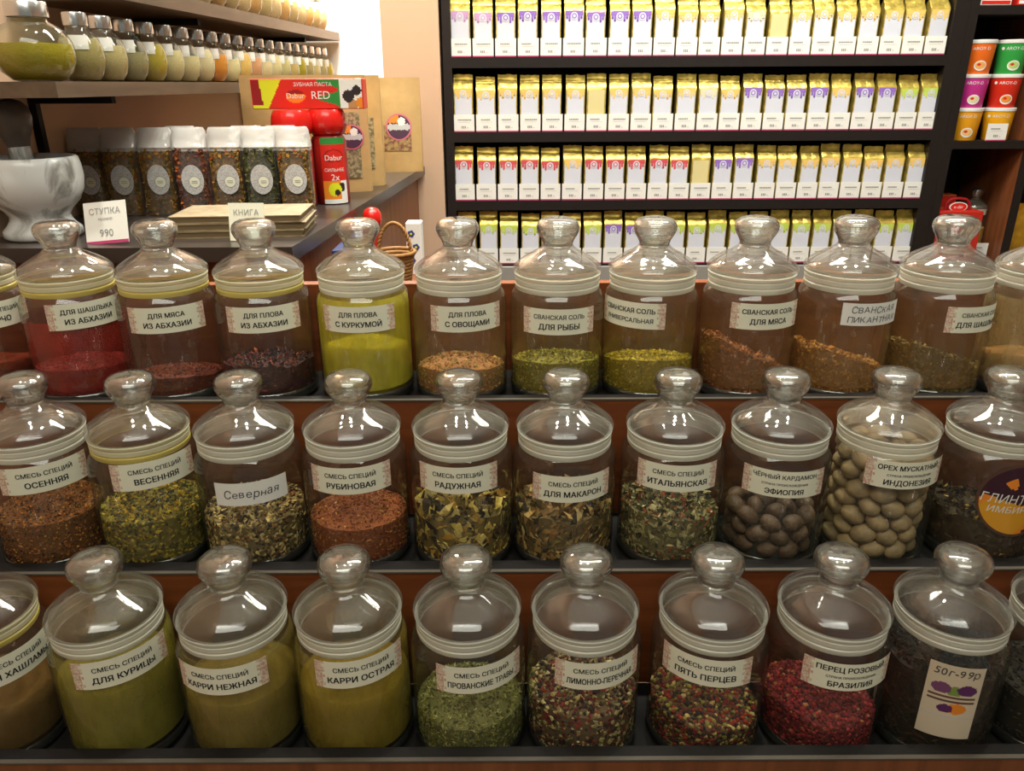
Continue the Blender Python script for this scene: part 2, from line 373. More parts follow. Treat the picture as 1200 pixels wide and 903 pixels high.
# ------------------------------------------------------------------ jar master meshes
P_body=[(0,0.0030),(.044,0.0015),(.0535,0.0000),(.0572,0.0030),(.0588,0.0100),(.059,0.0200),(.059,0.1190),(.0582,0.1270),(.0556,0.1335),(.0515,0.1380),(.0495,0.1410),(.0495,0.1520)]
P_in=[(0,.0054),(.046,.0048),(.0535,.0066),(.0568,.013)]
P_ring=[(.052,.0018),(.0550,.0018),(.0572,.0045),(.0584,.010),(.0586,.016),(.0574,.016),(.0568,.010),(.0545,.0058),(.052,.0046),(.052,.0018)]
ME_body=MB().lathe(P_body,64).lathe(P_in,64).lathe(P_ring,64,1).mesh('glass_body',[MAT['glass'],MAT['knobglass']],True)
P_seal=[(.0497,0.1375),(.0515,0.1378),(.0525,0.1395),(.0525,0.1435),(.0514,0.1445),(.0514,0.1455),(.0525,0.1465),(.0527,0.1510),(.0514,0.1520),(.0514,0.1528),(.0530,0.1535),(.0536,0.1565),(.0497,0.1570)]
ME_seal={k:MB().lathe(P_seal[5:],64,0).lathe(P_seal[:6],64,1).mesh('seal_ring',[SEAL['w'] if k=='w' else SEAL['p'],m],True,40) for k,m in SEAL.items()}
P_lid=[(.0498,0.1575),(.0535,0.1575),(.0548,0.1600),(.0548,0.1630),(.0535,0.1655),(.0495,0.1695),(.042,0.1748),(.033,0.1800),(.0255,0.1840),(.0205,0.1875),(.0188,0.1905)]
P_lidin=[(.0508,0.1578),(.0500,0.1650),(.040,0.1715),(.030,0.1772),(.022,0.1810),(.0165,0.1840),(0,0.1850)]
ME_lid=MB().lathe(P_lid,64).lathe(P_lidin,64).mesh('lid',MAT['lidglass'],True)
P_knob=[(0,0.1865),(.0150,0.1872),(.0180,0.1895),(.0186,0.1930),(.0205,0.1975),(.0240,0.2030),(.0262,0.2085),(.0264,0.2125),(.0250,0.2170),(.0215,0.2205),(.0150,0.2228),(.0075,0.2236),(0,0.2238)]
P_kin=[(0,0.2200),(.0075,0.2198),(.0140,0.2190),(.0190,0.2170),(.0218,0.2143),(.0226,0.2120),(.0224,0.2090),(.0205,0.2040),(.0172,0.1988),(.0150,0.1940),(.0120,0.1915),(0,0.1910)]
ME_knob=MB().lathe(P_knob,48).lathe(P_kin,48).mesh('knob',MAT['knobglass'],True)

# ---- jar contents
def pal(*cs):
    """palette entries (r,g,b,weight)"""
    return [(np.array(lin(c[:3])),c[3]) for c in cs]
def vn(x,y,seed,f):
    """cheap smooth noise"""
    r=np.random.RandomState(seed); o=0
    for k in range(6):
        a=r.uniform(0,2*np.pi); ff=f*r.uniform(.6,1.8); p=r.uniform(0,6.28); o=o+np.sin((x*np.cos(a)+y*np.sin(a))*ff+p)
    return o/6
OCT_V=np.array([(1,0,0),(-1,0,0),(0,1,0),(0,-1,0),(0,0,1),(0,0,-1)],float)
OCT_F=[(0,2,4),(2,1,4),(1,3,4),(3,0,4),(2,0,5),(1,2,5),(3,1,5),(0,3,5)]
FL_V=np.array([(-1,-.30,-.2),(-.2,-.6,.30),(.6,-.4,.15),(1,.05,-.35),(.4,.5,.05),(-.4,.45,.42)],float)
FL_F=[(0,1,5),(1,4,5),(1,2,4),(2,3,4)]
t_=(1+5**.5)/2
ICO_V=np.array([(-1,t_,0),(1,t_,0),(-1,-t_,0),(1,-t_,0),(0,-1,t_),(0,1,t_),(0,-1,-t_),(0,1,-t_),(t_,0,-1),(t_,0,1),(-t_,0,-1),(-t_,0,1)],float)/math.sqrt(1+t_*t_)
ICO_F=[(0,11,5),(0,5,1),(0,1,7),(0,7,10),(0,10,11),(1,5,9),(5,11,4),(11,10,2),(10,7,6),(7,1,8),(3,9,4),(3,4,2),(3,2,6),(3,6,8),(3,8,9),(4,9,5),(2,4,11),(6,2,10),(8,6,7),(9,8,1)]
def fill_mesh(kind, palette, h0, front=0, side=0, mound=0, rough=.002, size=.0025, n=1600, seed=1, aspect=(1,.7,.35), mix=None, facing=0):
    rs=np.random.RandomState(seed); R=.0552; zb=.0066; h0=h0+.012
    def H(x,y):
        r2=(x*x+y*y)/(R*R)
        return np.maximum(zb+.004, zb+h0+front*(-y/R)+side*(x/R)+mound*(1-r2)+rough*vn(x,y,seed,120)+rough*.6*vn(x,y,seed+7,330))
    nr,na=14,56; V=[(0,0,float(H(np.array(0.),np.array(0.))))]; Fs=[]
    for k in range(1,nr+1):
        r=R*k/nr; a=np.arange(na)*2*np.pi/na; x=r*np.cos(a); y=r*np.sin(a); V += list(zip(x,y,H(x,y)))
    for a in range(na): Fs.append((0,1+a,1+(a+1)%na))
    for k in range(nr-1):
        p=1+k*na
        for a in range(na): Fs.append((p+a,p+na+a,p+na+(a+1)%na,p+(a+1)%na))
    top=1+(nr-1)*na; prev=top
    for j in range(1,5):
        t=j/4; st=len(V)
        for a in range(na):
            x,y,z=V[top+a]; zz=z+(zb-z)*t; rr=R*(1-.05*(t>.99)); an=2*np.pi*a/na; V.append((rr*np.cos(an),rr*np.sin(an),zz))
        for a in range(na): Fs.append((prev+a,st+a,st+(a+1)%na,prev+(a+1)%na))
        prev=st
    Fs.append(tuple(prev+a for a in range(na-1,-1,-1)))
    P=np.array([c for c,_ in palette]); W=np.array([w_ for _,w_ in palette],float); W/=W.sum()
    mean=(P*W[:,None]).sum(0)
    cols=[P[int(np.argmin(P.sum(1)))]*.5+mean*.5 if kind!='powder' else mean]*len(Fs)  # core beneath loose pieces is coloured darker, standing in for shade in the gaps
    V=np.array(V)
    if kind=='powder':
        cols=[mean*(1+rs.uniform(-.06,.06)) for _ in Fs]
        smooth=True
    else:
        smooth=(kind=='pepper')
        BV,BF={'crumb':(OCT_V,OCT_F),'flake':(FL_V,FL_F),'pepper':(ICO_V,ICO_F)}[kind]
        VV=[V];b=len(V)
        for i in range(n):
            if rs.rand()<.5:
                a=rs.uniform(0,2*np.pi); r=R*np.sqrt(rs.rand())*.98; x=r*np.cos(a); y=r*np.sin(a); z=float(H(x,y))+size*rs.uniform(-.2,.5)
            else:
                a=rs.uniform(0,2*np.pi) if rs.rand()<.3 else rs.uniform(np.pi+.1,2*np.pi-.1)
                x=R*np.cos(a); y=R*np.sin(a); z=zb+(float(H(x,y))-zb)*rs.rand()
            s=size*rs.uniform(.55,1.35)*np.array(aspect)*rs.uniform(.75,1.25,3)
            q=rs.normal(size=4); q/=np.linalg.norm(q); w_,i_,j_,k_=q
            M=np.array([[1-2*(j_*j_+k_*k_),2*(i_*j_-k_*w_),2*(i_*k_+j_*w_)],[2*(i_*j_+k_*w_),1-2*(i_*i_+k_*k_),2*(j_*k_-i_*w_)],[2*(i_*k_-j_*w_),2*(j_*k_+i_*w_),1-2*(i_*i_+j_*j_)]])
            vv=(BV*s*(1+rs.uniform(-.2,.2,(len(BV),1))*(kind!='pepper')))@M.T+np.array([x,y,z])
            VV.append(vv); Fs += [tuple(b+q_ for q_ in f) for f in BF]; b+=len(BV)
            zz=min(1,max(0,(z-zb)/max(1e-4,h0)))
            c=P[rs.choice(len(P),p=W)]*rs.uniform(.5,1.35)
            cols += [c]*len(BF)
        V=np.vstack(VV)
    rr=np.hypot(V[:,0],V[:,1]); lim=np.where(V[:,2]<.011,.0525,.0563); k=np.minimum(1,lim/np.maximum(rr,1e-6)); V[:,0]*=k; V[:,1]*=k; V[:,2]=np.maximum(V[:,2],zb)
    me=bpy.data.meshes.new('spice_fill'); me.from_pydata(V.tolist(),[],Fs)
    at_=me.attributes.new('Col','FLOAT_COLOR','FACE')
    arr=np.ones((len(Fs),4)); arr[:,:3]=np.clip(np.array(cols),0,1); at_.data.foreach_set('color',arr.ravel())
    me.polygons.foreach_set('use_smooth',[smooth]*len(Fs)); me.materials.append(MAT['powder' if kind=='powder' else 'spice']); me.update()
    return me

# ---- labels
def printed_label(lines, style='orn', W=.094, H=.032):
    R=.0594; mb=MB()
    if style=='orn': fn=lambda u,v: 1 if abs(u)>W/2-.0095+.002*math.sin(v*700) else 0
    else: fn=lambda u,v:0
    if style=='hand': W=W*.86; H=H*.86
    vs,fs,ms=grid2(W,H,36,2 if style!='orn' else 10,fn)
    addm(mb,bend(vs,R),fs,ms)
    lab=mb.mesh('label',[MAT['paper'] if style=='orn' else MAT['white'],MAT['orn']],True)
    tb=MB()
    ys={1:[0],2:[.0058,-.0062],3:[.0085,-.0005,-.0092]}[len(lines)]
    for (s,size),y in zip(lines,ys):
        hand=style=='hand'
        v2,f2=text_mb(s,size,.006 if hand else (.046 if size>.0075 else .032),1.0 if hand else 0,len(s))
        wd=max([abs(u) for u,_ in v2] or [0]); mx=W/2-(.012 if style=='orn' else .004)
        if wd>mx: v2=[(u*mx/wd,v) for u,v in v2]
        tb.add(bend(shift(v2,0,y),R+.00025),f2)
    let=tb.mesh('lettering',MAT['inkblue'] if style=='hand' else MAT['ink'])
    return lab,let
def mulled_sticker():
    R=.0594; mb=MB(); r=.037; SC=1.22
    vs,fs=disc2(r,14,56)
    def fn(f):
        u,v=cent(vs,f)
        if math.hypot(u,v)>r*.955: return 3
        if v<-.004-.25*u and math.hypot(u+.012,v+.016)<.026: return 2 if math.hypot(u+.012,v+.016)<.021 else 1
        if math.hypot(u+.010,v-.016)<.005: return 1
        if math.hypot(u-.012,v-.015)<.012 and (math.atan2(v-.015,u-.012)*4/math.pi)%1<.45: return 4
        return 0
    addm(mb,bend([(u*SC,v*SC) for u,v in vs],R),fs,[fn(f) for f in fs])
    lab=mb.mesh('sticker',[plain('dark_purple_print',(58,22,40),.35),MAT['orange'],plain('amber_print',(226,160,40),.35),plain('brown_rim_print',(88,60,44),.4),plain('rust_print',(126,48,40),.4)],True)
    tb=MB()
    for s,size,y in (('ГЛИНТВЕЙН',.0125,.001),('ИМБИРНЫЙ',.0090,-.0095)):
        v2,f2=text_mb(s,size,.016); wd=max(abs(u) for u,_ in v2); k=min(1,.033/wd); tb.add(bend([(u*SC,v*SC) for u,v in shift([(u*k+v*.15,v) for u,v in v2],0,y)],R+.0003),f2)
    return lab,tb.mesh('lettering',MAT['white'])
def tall_tag():
    R=.0594; mb=MB(); W,H=.050,.088
    blobs=[(-.011,.016,.009,1),(.012,.016,.009,2),(.001,.014,.008,3),(-.004,-.008,.007,2),(.006,-.007,.009,4)]
    def fn(u,v):
        if abs(v-.0065)<.0014 and abs(u)<.021: return 5
        if abs(v-.001)<.001 and abs(u)<.021: return 5
        for a,b,r,m in blobs:
            if math.hypot(u-a,(v-b)*1.4)<r: return m
        if abs(v+.018)<.0006: return 6
        if v>.027 and abs(v-.029)<.0005: return 6
        return 0
    vs,fs,ms=grid2(W,H,40,70,fn); addm(mb,bend(vs,R),fs,ms)
    lab=mb.mesh('price_label',[plain('tan_label_paper',(214,198,172),.6),plain('mauve_print',(120,70,110),.5),plain('plum_print',(92,40,96),.5),plain('leaf_print',(126,150,70),.5),MAT['orange'],plain('brown_print',(104,70,60),.5),MAT['inksoft']],True)
    tb=MB(); v2,f2=text_mb('50г-99р',.0115,.004,1,3); tb.add(bend(shift(v2,0,.0355),R+.0003),f2)
    return lab,tb.mesh('lettering',MAT['inkblue'])

def put_label(jar, X, row, lpx, lpy, lab, let, name='label', tilt=0):
    Yf=RY[row]-.059; _,_,zl=at(lpx,lpy,Yf); zc=zl
    # pixel of the jar's axis at that height, and how far round the glass the label sits
    dz=zc-CZ; dc=RY[row]*math.cos(TH)-dz*math.sin(TH); bx=600+F*X/dc; Rp=F*.059/dc
    az=math.asin(max(-.85,min(.85,(lpx-bx)/Rp)))
    o=link(name,lab,jar,(0,0,zc-RZ[row]),-math.atan2(X,RY[row])+az)
    o.rotation_mode='ZXY'; 
    link('lettering',let,o)
    return o
KD=[RY[i]*math.cos(TH)+(CZ-RZ[i]-.211)*math.sin(TH) for i in range(3)]
def jar_at(row, px, seal='w', name='spice_jar', label='', group=None):
    X=(px-600)/F*KD[row]
    j=empty(name,(X,RY[row],RZ[row])); tag(j,label,'jar',group)
    link('glass_body',ME_body,j); link('seal_ring',ME_seal[seal],j); l=link('lid',ME_lid,j); link('knob',ME_knob,l)
    j.rotation_euler=(0,0,0)
    return j,X
def residue(jar, rgb, dens, z1, z0=.012):
    mb=MB().lathe([(.0569,z0+.008),(.0569,(z0+z1)/2),(.0569,min(z1,.119)),(.0560,.1265) if z1>.125 else (.0569,z1)]+([(.0530,.1335)] if z1>.131 else []),56)
    return mb.build('powder_residue',film_mat('powder_residue_film',rgb,dens,z0,z1),jar,smooth=True)

S2='СМЕСЬ СПЕЦИЙ'
def L2(a,b,s1=.0078,s2=.0088): return [(a,s1),(b,s2)]
def mixL(b): return [(S2,.0070),(b,.0090)]
ORI='СТРАНА ПРОИСХОЖДЕНИЯ'
BROWN=(104,60,34)
# px of knob, seal, label lines, style, label px, fill spec, residue, what it holds
JARS=[
 # ---------------- top row
 (0,-53,'y',mixL('ХАРЧО'),'orn',(-10,373),dict(kind='powder',palette=pal((110,40,20,1)),h0=.028,front=.01),((120,50,24),.25,.11),'СМЕСЬ СПЕЦИЙ ХАРЧО','cut by the left edge of the photo','dark red spice powder'),
 (0,67,'y',L2('ДЛЯ ШАШЛЫКА','ИЗ АБХАЗИИ'),'orn',(100,370),dict(kind='crumb',palette=pal((150,28,18,5),(110,20,14,3),(176,60,30,1)),h0=.024,front=.006,size=.0016,n=1600),((146,30,22),.75,.095),'ДЛЯ ШАШЛЫКА ИЗ АБХАЗИИ','','red ground spice'),
 (0,182,'y',L2('ДЛЯ МЯСА','ИЗ АБХАЗИИ'),'orn',(194,374),dict(kind='crumb',palette=pal((150,58,26,4),(96,40,20,3),(60,26,14,3)),h0=.010,front=.009,size=.0016,n=1500),((120,60,36),.18,.10),'ДЛЯ МЯСА ИЗ АБХАЗИИ','','low red brown spice layer'),
 (0,298,'y',L2('ДЛЯ ПЛОВА','ИЗ АБХАЗИИ'),'orn',(308,374),dict(kind='flake',palette=pal((60,24,26,5),(110,36,26,3),(150,70,30,1.5),(40,20,26,4)),h0=.026,front=.008,rough=.005,size=.0050,n=900,aspect=(1,.5,.7)),((90,50,46),.15,.10),'ДЛЯ ПЛОВА ИЗ АБХАЗИИ','','dark red berries and peppers'),
 (0,420,'w',L2('ДЛЯ ПЛОВА','С КУРКУМОЙ'),'orn',(419,374),dict(kind='powder',palette=pal((196,174,20,1)),h0=.045,front=.01,mound=.012),((200,184,52),.92,.118),'ДЛЯ ПЛОВА С КУРКУМОЙ','','bright yellow turmeric powder'),
 (0,537,'w',L2('ДЛЯ ПЛОВА','С ОВОЩАМИ'),'orn',(548,374),dict(kind='crumb',palette=pal((176,132,66,4),(196,160,90,3),(160,84,40,2),(140,120,60,1)),h0=.018,front=.010,mound=.014,size=.0022,n=1500),((170,140,96),.3,.115),'ДЛЯ ПЛОВА С ОВОЩАМИ','','low beige spice mound'),
 (0,655,'w',L2('СВАНСКАЯ СОЛЬ','ДЛЯ РЫБЫ',.0074,.0094),'orn',(656,378),dict(kind='crumb',palette=pal((150,136,32,5),(176,160,50,3),(104,96,24,3)),h0=.026,front=.010,mound=.006,size=.0024,n=1700),((150,124,64),.32,.115),'СВАНСКАЯ СОЛЬ ДЛЯ РЫБЫ','','green yellow coarse salt'),
 (0,769,'w',L2('СВАНСКАЯ СОЛЬ','УНИВЕРСАЛЬНАЯ',.0080,.0074),'orn',(738,372),dict(kind='crumb',palette=pal((176,150,20,5),(196,172,40,3),(130,110,20,2)),h0=.027,front=.012,size=.0026,n=1700),((150,120,40),.38,.115),'СВАНСКАЯ СОЛЬ УНИВЕРСАЛЬНАЯ','','mustard yellow coarse salt'),
 (0,888,'w',L2('СВАНСКАЯ СОЛЬ','ДЛЯ МЯСА'),'orn',(902,373),dict(kind='crumb',palette=pal((150,84,34,5),(176,112,56,3),(104,56,26,3)),h0=.034,front=.010,side=-.027,rough=.006,size=.0032,n=1700),((164,116,64),.42,.112),'СВАНСКАЯ СОЛЬ ДЛЯ МЯСА','','red brown salt heaped to one side'),
 (0,1005,'w',L2('СВАНСКАЯ','ПИКАНТНАЯ',.0105,.0105),'hand',(1024,371),dict(kind='crumb',palette=pal((170,110,40,5),(190,136,60,3),(126,78,30,2)),h0=.030,front=.010,side=-.018,rough=.006,size=.0032,n=1700),((172,124,68),.46,.114),'СВАНСКАЯ ПИКАНТНАЯ in handwriting','','orange brown salt heaped to one side'),
 (0,1122,'w',L2('СВАНСКАЯ СОЛЬ','ДЛЯ ШАШЛЫКА',.0070,.0088),'orn',(1146,378),dict(kind='crumb',palette=pal((110,90,36,5),(140,110,50,3),(84,66,28,3)),h0=.030,front=.012,side=-.018,rough=.006,size=.0032,n=1700),((164,118,64),.46,.114),'СВАНСКАЯ СОЛЬ ДЛЯ ШАШЛЫКА','','olive brown salt heaped to one side'),
 (0,1239,'w',None,None,None,dict(kind='powder',palette=pal((150,104,56,1)),h0=.030,front=.010),((206,176,120),.6,.115),None,'cut by the right edge of the photo, top row','tan spice powder'),
 # ---------------- middle row
 (1,25,'w',mixL('ОСЕННЯЯ'),'orn',(47,562),dict(kind='crumb',palette=pal((176,104,40,4),(124,66,26,3),(56,36,22,3),(196,140,60,1.5)),h0=.044,size=.0020,n=2200),None,'СМЕСЬ СПЕЦИЙ ОСЕННЯЯ','','orange brown crushed spice mix'),
 (1,152,'y',mixL('ВЕСЕННЯЯ'),'orn',(177,558),dict(kind='crumb',palette=pal((150,136,56,4),(200,164,44,3),(64,60,32,4),(136,100,48,1)),h0=.046,size=.0034,n=2000),((140,130,70),.25,.1),'СМЕСЬ СПЕЦИЙ ВЕСЕННЯЯ','','green yellow herb mix'),
 (1,279,'w',[('Северная',.0125)],'hand',(291,578),dict(kind='crumb',palette=pal((200,174,112,4),(140,116,66,3),(56,46,30,4),(160,100,60,1)),h0=.042,size=.0040,n=1700),None,'Северная in handwriting','','mottled beige and brown spice mix'),
 (1,408,'w',mixL('РУБИНОВАЯ'),'orn',(408,563),dict(kind='crumb',palette=pal((150,84,36,4),(124,54,28,4),(184,128,66,2)),h0=.034,front=.004,mound=.006,size=.0020,n=2200),None,'СМЕСЬ СПЕЦИЙ РУБИНОВАЯ','','ruby red crushed spice mix'),
 (1,538,'w',mixL('РАДУЖНАЯ'),'orn',(535,563),dict(kind='flake',palette=pal((196,170,84,5),(176,130,50,3),(50,40,26,4),(90,60,44,2),(206,184,110,2)),h0=.044,front=.006,rough=.008,size=.0115,n=600,aspect=(1,.65,1.2)),None,'СМЕСЬ СПЕЦИЙ РАДУЖНАЯ','','large cream and dark dried flakes'),
 (1,663,'w',mixL('ДЛЯ МАКАРОН'),'orn',(672,574),dict(kind='flake',palette=pal((176,140,80,4),(150,110,60,3),(50,44,26,4),(110,96,50,2),(200,170,110,1)),h0=.042,front=.004,rough=.008,size=.0105,n=600,aspect=(1,.7,1)),None,'СМЕСЬ СПЕЦИЙ ДЛЯ МАКАРОН','','tan and dark dried vegetable flakes'),
 (1,795,'w',mixL('ИТАЛЬЯНСКАЯ'),'orn',(796,562),dict(kind='flake',palette=pal((150,140,88,4),(192,178,126,3),(64,64,38,4),(150,80,44,2)),h0=.044,front=.004,side=-.005,rough=.005,size=.0056,n=1400,aspect=(1,.8,1)),None,'СМЕСЬ СПЕЦИЙ ИТАЛЬЯНСКАЯ','','green and cream herb flakes'),
 (1,922,'w',[('ЧЁРНЫЙ КАРДАМОН',.0068),(ORI,.0036),('ЭФИОПИЯ',.0082)],'orn',(922,570),'cardamom',None,'ЧЁРНЫЙ КАРДАМОН ЭФИОПИЯ','','dark cardamom pods'),
 (1,1051,'w',[('ОРЕХ МУСКАТНЫЙ',.0078),(ORI,.0036),('ИНДОНЕЗИЯ',.0086)],'orn',(1066,560),'nutmeg',None,'ОРЕХ МУСКАТНЫЙ ИНДОНЕЗИЯ','','whole nutmegs'),
 (1,1185,'w','mulled',None,(1193,590),dict(kind='flake',palette=pal((44,34,24,6),(80,64,36,3),(196,160,60,1),(30,24,18,4)),h0=.034,front=.004,side=-.004,rough=.006,size=.0080,n=560,aspect=(1,.5,1)),((130,90,70),.14,.11),'ГЛИНТВЕЙН ИМБИРНЫЙ on a round sticker','','dark cloves with yellow peel pieces'),
 # ---------------- bottom row
 (2,-45,'y',mixL('ДЛЯ ХАШЛАМЫ'),'orn',(4,798),dict(kind='powder',palette=pal((124,92,48,1)),h0=.048,front=.006),((130,100,50),.4,.10),'СМЕСЬ СПЕЦИЙ ДЛЯ ХАШЛАМЫ','cut by the left edge of the photo','olive brown spice powder'),
 (2,110,'w',mixL('ДЛЯ КУРИЦЫ'),'orn',(134,790),dict(kind='powder',palette=pal((146,128,40,1)),h0=.075,front=.004),((146,134,52),.9,.122),'СМЕСЬ СПЕЦИЙ ДЛЯ КУРИЦЫ','','yellow chicken spice powder'),
 (2,262,'w',mixL('КАРРИ НЕЖНАЯ'),'orn',(251,797),dict(kind='powder',palette=pal((146,120,48,1)),h0=.060,front=.004),((146,126,58),.75,.118),'СМЕСЬ СПЕЦИЙ КАРРИ НЕЖНАЯ','','mild ochre curry powder'),
 (2,402,'w',mixL('КАРРИ ОСТРАЯ'),'orn',(418,790),dict(kind='powder',palette=pal((156,126,36,1)),h0=.062,front=.004),((156,134,42),.8,.120),'СМЕСЬ СПЕЦИЙ КАРРИ ОСТРАЯ','','hot golden curry powder'),
 (2,545,'w',mixL('ПРОВАНСКИЕ ТРАВЫ'),'orn',(562,797),dict(kind='crumb',palette=pal((134,130,62,5),(170,164,98,3),(78,78,42,3)),h0=.028,front=.006,mound=.014,size=.0022,n=2600,aspect=(1.4,.5,.5)),((120,120,70),.18,.1),'СМЕСЬ СПЕЦИЙ ПРОВАНСКИЕ ТРАВЫ','','green dried herb mound'),
 (2,686,'w',mixL('ЛИМОННО-ПЕРЕЧНАЯ'),'orn',(704,793),dict(kind='crumb',palette=pal((126,46,36,3),(180,160,104,3),(96,88,46,2),(56,34,30,4),(204,186,134,1)),h0=.044,front=.004,rough=.004,size=.0036,n=1700,aspect=(1,.8,.6)),None,'СМЕСЬ СПЕЦИЙ ЛИМОННО-ПЕРЕЧНАЯ','','red green and cream pepper pieces'),
 (2,840,'w',mixL('ПЯТЬ ПЕРЦЕВ'),'orn',(830,791),dict(kind='pepper',palette=pal((136,44,32,4),(134,122,54,3),(76,38,26,3),(186,160,100,1.5),(44,32,24,3)),h0=.026,front=.004,side=-.005,size=.0024,n=1900,aspect=(1,1,1)),None,'СМЕСЬ СПЕЦИЙ ПЯТЬ ПЕРЦЕВ','','mixed red green and dark peppercorns'),
 (2,985,'w',[('ПЕРЕЦ РОЗОВЫЙ',.0082),(ORI,.0036),('БРАЗИЛИЯ',.0084)],'orn',(1000,796),dict(kind='pepper',palette=pal((120,26,30,5),(152,48,44,3),(80,16,22,3),(160,104,64,.5)),h0=.028,front=.006,side=-.006,mound=.010,size=.0024,n=2200,aspect=(1,1,1)),None,'ПЕРЕЦ РОЗОВЫЙ БРАЗИЛИЯ','','pink red peppercorns'),
 (2,1128,'w','tall',None,(1118,828),dict(kind='crumb',palette=pal((40,28,22,5),(64,44,32,3),(28,22,18,4)),h0=.085,rough=.005,size=.0050,n=1300,aspect=(1.6,.35,.35)),((110,90,50),.12,.118),'50г-99р on a tall picture tag','','dark brown cloves'),
 (2,1273,'w',None,None,None,dict(kind='crumb',palette=pal((38,32,26,5),(70,60,44,2)),h0=.05,size=.003,n=900),None,None,'cut by the right edge of the photo, bottom row','dark dried leaves'),
]
ROWN=('top','middle','bottom')
def seed_shape(kind, seed):
    """one nutmeg or cardamom pod, lying along x"""
    rs=np.random.RandomState(seed); nu,nv=18,12; vs=[];fs=[]
    a,b=(.0128,.0098) if kind=='nutmeg' else (.0118,.0086)
    for j in range(nv+1):
        t=math.pi*j/nv
        for i in range(nu):
            p=2*math.pi*i/nu
            k=1+.025*math.sin(7*p+3*math.sin(t*2)) if kind=='nutmeg' else 1+.06*math.sin(9*p)*math.sin(t)
            tip=1 if kind=='nutmeg' else (1+.12*(math.cos(t)**9))
            vs.append((a*math.cos(t)*tip,b*k*math.sin(t)*math.cos(p),b*k*math.sin(t)*math.sin(p)))
    for j in range(nv):
        for i in range(nu): fs.append((j*nu+i,j*nu+(i+1)%nu,(j+1)*nu+(i+1)%nu,(j+1)*nu+i))
    mb=MB().add(vs,fs)
    return mb
MAT['nutmeg']=plain('nutmeg_skin',(160,136,98),.5,var=.28,scale=90,bump=.3,bscale=260)
MAT['cardamom']=plain('dark_cardamom_husk',(88,66,44),.6,var=.35,scale=110,bump=.5,bscale=300)
ME_seed={k:[seed_shape(k,s).mesh(k,MAT[k],True) for s in range(3)] for k in ('nutmeg','cardamom')}
def seeds(kind, X, row, height, label, cat, group):
    rs=random.Random(5); z=.0070+.0122; layer=0; step=.0178
    while z<height:
        top=z+step>=height
        rings=[(.0415,10)]+([(.0175,4)] if top else [])
        for r,n in rings:
            for k in range(n):
                a=2*math.pi*(k+.5*(layer%2))/max(n,1)+rs.uniform(-.05,.05)
                o=bpy.data.objects.new('nutmeg' if kind=='nutmeg' else 'cardamom_pod',ME_seed[kind][rs.randrange(3)]); COL.objects.link(o)
                o.location=(X+r*math.cos(a),RY[row]+r*math.sin(a),RZ[row]+z+rs.uniform(-.0012,.0012))
                o.rotation_euler=(rs.uniform(0,6),rs.uniform(-.5,.5),a+math.pi/2+rs.uniform(-.5,.5)); s=rs.uniform(1.02,1.22); o.scale=(s,s,s)
                tag(o,label,cat,group)
        z+=step; layer+=1
ORD=['first','second','third','fourth','fifth','sixth','seventh','eighth','ninth','tenth','eleventh','twelfth','thirteenth','fourteenth','fifteenth','sixteenth','seventeenth','eighteenth','nineteenth','twentieth','twenty-first','twenty-second','twenty-third','twenty-fourth']
for n_,(row,px,seal,lines,style,lp,spec,film,txt,extra,holds) in enumerate(JARS):
    if txt: lb='glass jar of %s, labelled %s'%(holds,txt)
    else: lb='glass jar of %s, %s'%(holds,extra)
    j,X=jar_at(row,px,seal,label=lb,group='%s row of spice jars'%ROWN[row])
    if lines=='mulled': lab,let=mulled_sticker(); put_label(j,X,row,*lp,lab,let,'round_sticker')
    elif lines=='tall': lab,let=tall_tag(); put_label(j,X,row,*lp,lab,let,'price_label')
    elif lines: lab,let=printed_label(lines,style); put_label(j,X,row,*lp,lab,let)
    if film: residue(j,film[0],film[1],film[2]+.014)
    where=('jar labelled '+txt) if txt else ('unlabelled jar '+extra)
    if isinstance(spec,str):
        if spec=='nutmeg': seeds('nutmeg',X,row,.128,'whole brown nutmeg piled in the nearly full jar of the middle row','nutmeg','nutmegs in the glass jar')
        else: seeds('cardamom',X,row,.066,'dark ribbed cardamom pod piled in the jar labelled ЭФИОПИЯ','cardamom pod','cardamom pods in the glass jar')
    else:
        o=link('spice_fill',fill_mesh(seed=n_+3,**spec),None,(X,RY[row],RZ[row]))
        tag(o,'%s inside the %s'%(holds,where),'spice','jar contents',kind='stuff')

# ------------------------------------------------------------------ wall cabinet of spice packets
CY=2.30
def cabinet():
    root=empty('shelf_cabinet',(.53,CY,0)); tag(root,'tall black shelf cabinet holding four rows of gold spice packets','cabinet')
    ox=.53
    x0,x1=-.186,1.243
    def bx(n,a,b,c,d,e,f,m='black'): MB().box(a-ox,b-ox,c-CY,d-CY,e,f).build(n,MAT[m],root)
    bx('side_panel',x0,x0+.024,CY,2.6,0,CZ+.5); bx('side_panel',x1-.040,x1,CY,2.6,0,CZ+.5)
    bx('back_panel',x0+.024,x1-.04,2.585,2.6,0,CZ+.5)
    for z in ROWZ: bx('shelf',x0+.024,x1-.04,CY,2.585,z-.028,z)
    bx('shelf',x0+.024,x1-.04,CY,2.585,CZ+.27,CZ+.30)
    bx('drawer_front',x0+.024,x1-.04,CY-.015,CY-.0005,CZ-.80,ROWZ[3]-.006,'grey')
    bx('plinth',x0+.024,x1-.04,CY+.02,CY+.05,0,CZ-.80)
ROWPY=(66.5,154.5,235,309.5); ROWZ=[at(600,y,CY)[2] for y in ROWPY]
cabinet()
BAND={'l':('lilac',(204,160,206)),'p':('purple',(150,112,200)),'o':('orange',(244,202,110)),'r':('red',(216,84,92)),'g':('green',(198,218,90)),'w':('pale cream',(236,222,180))}
BANDM={k:plain('%s_band_print'%v[0].replace(' ','_'),v[1],.5) for k,v in BAND.items()}
PW,PD,PH=.0535,.040,.150
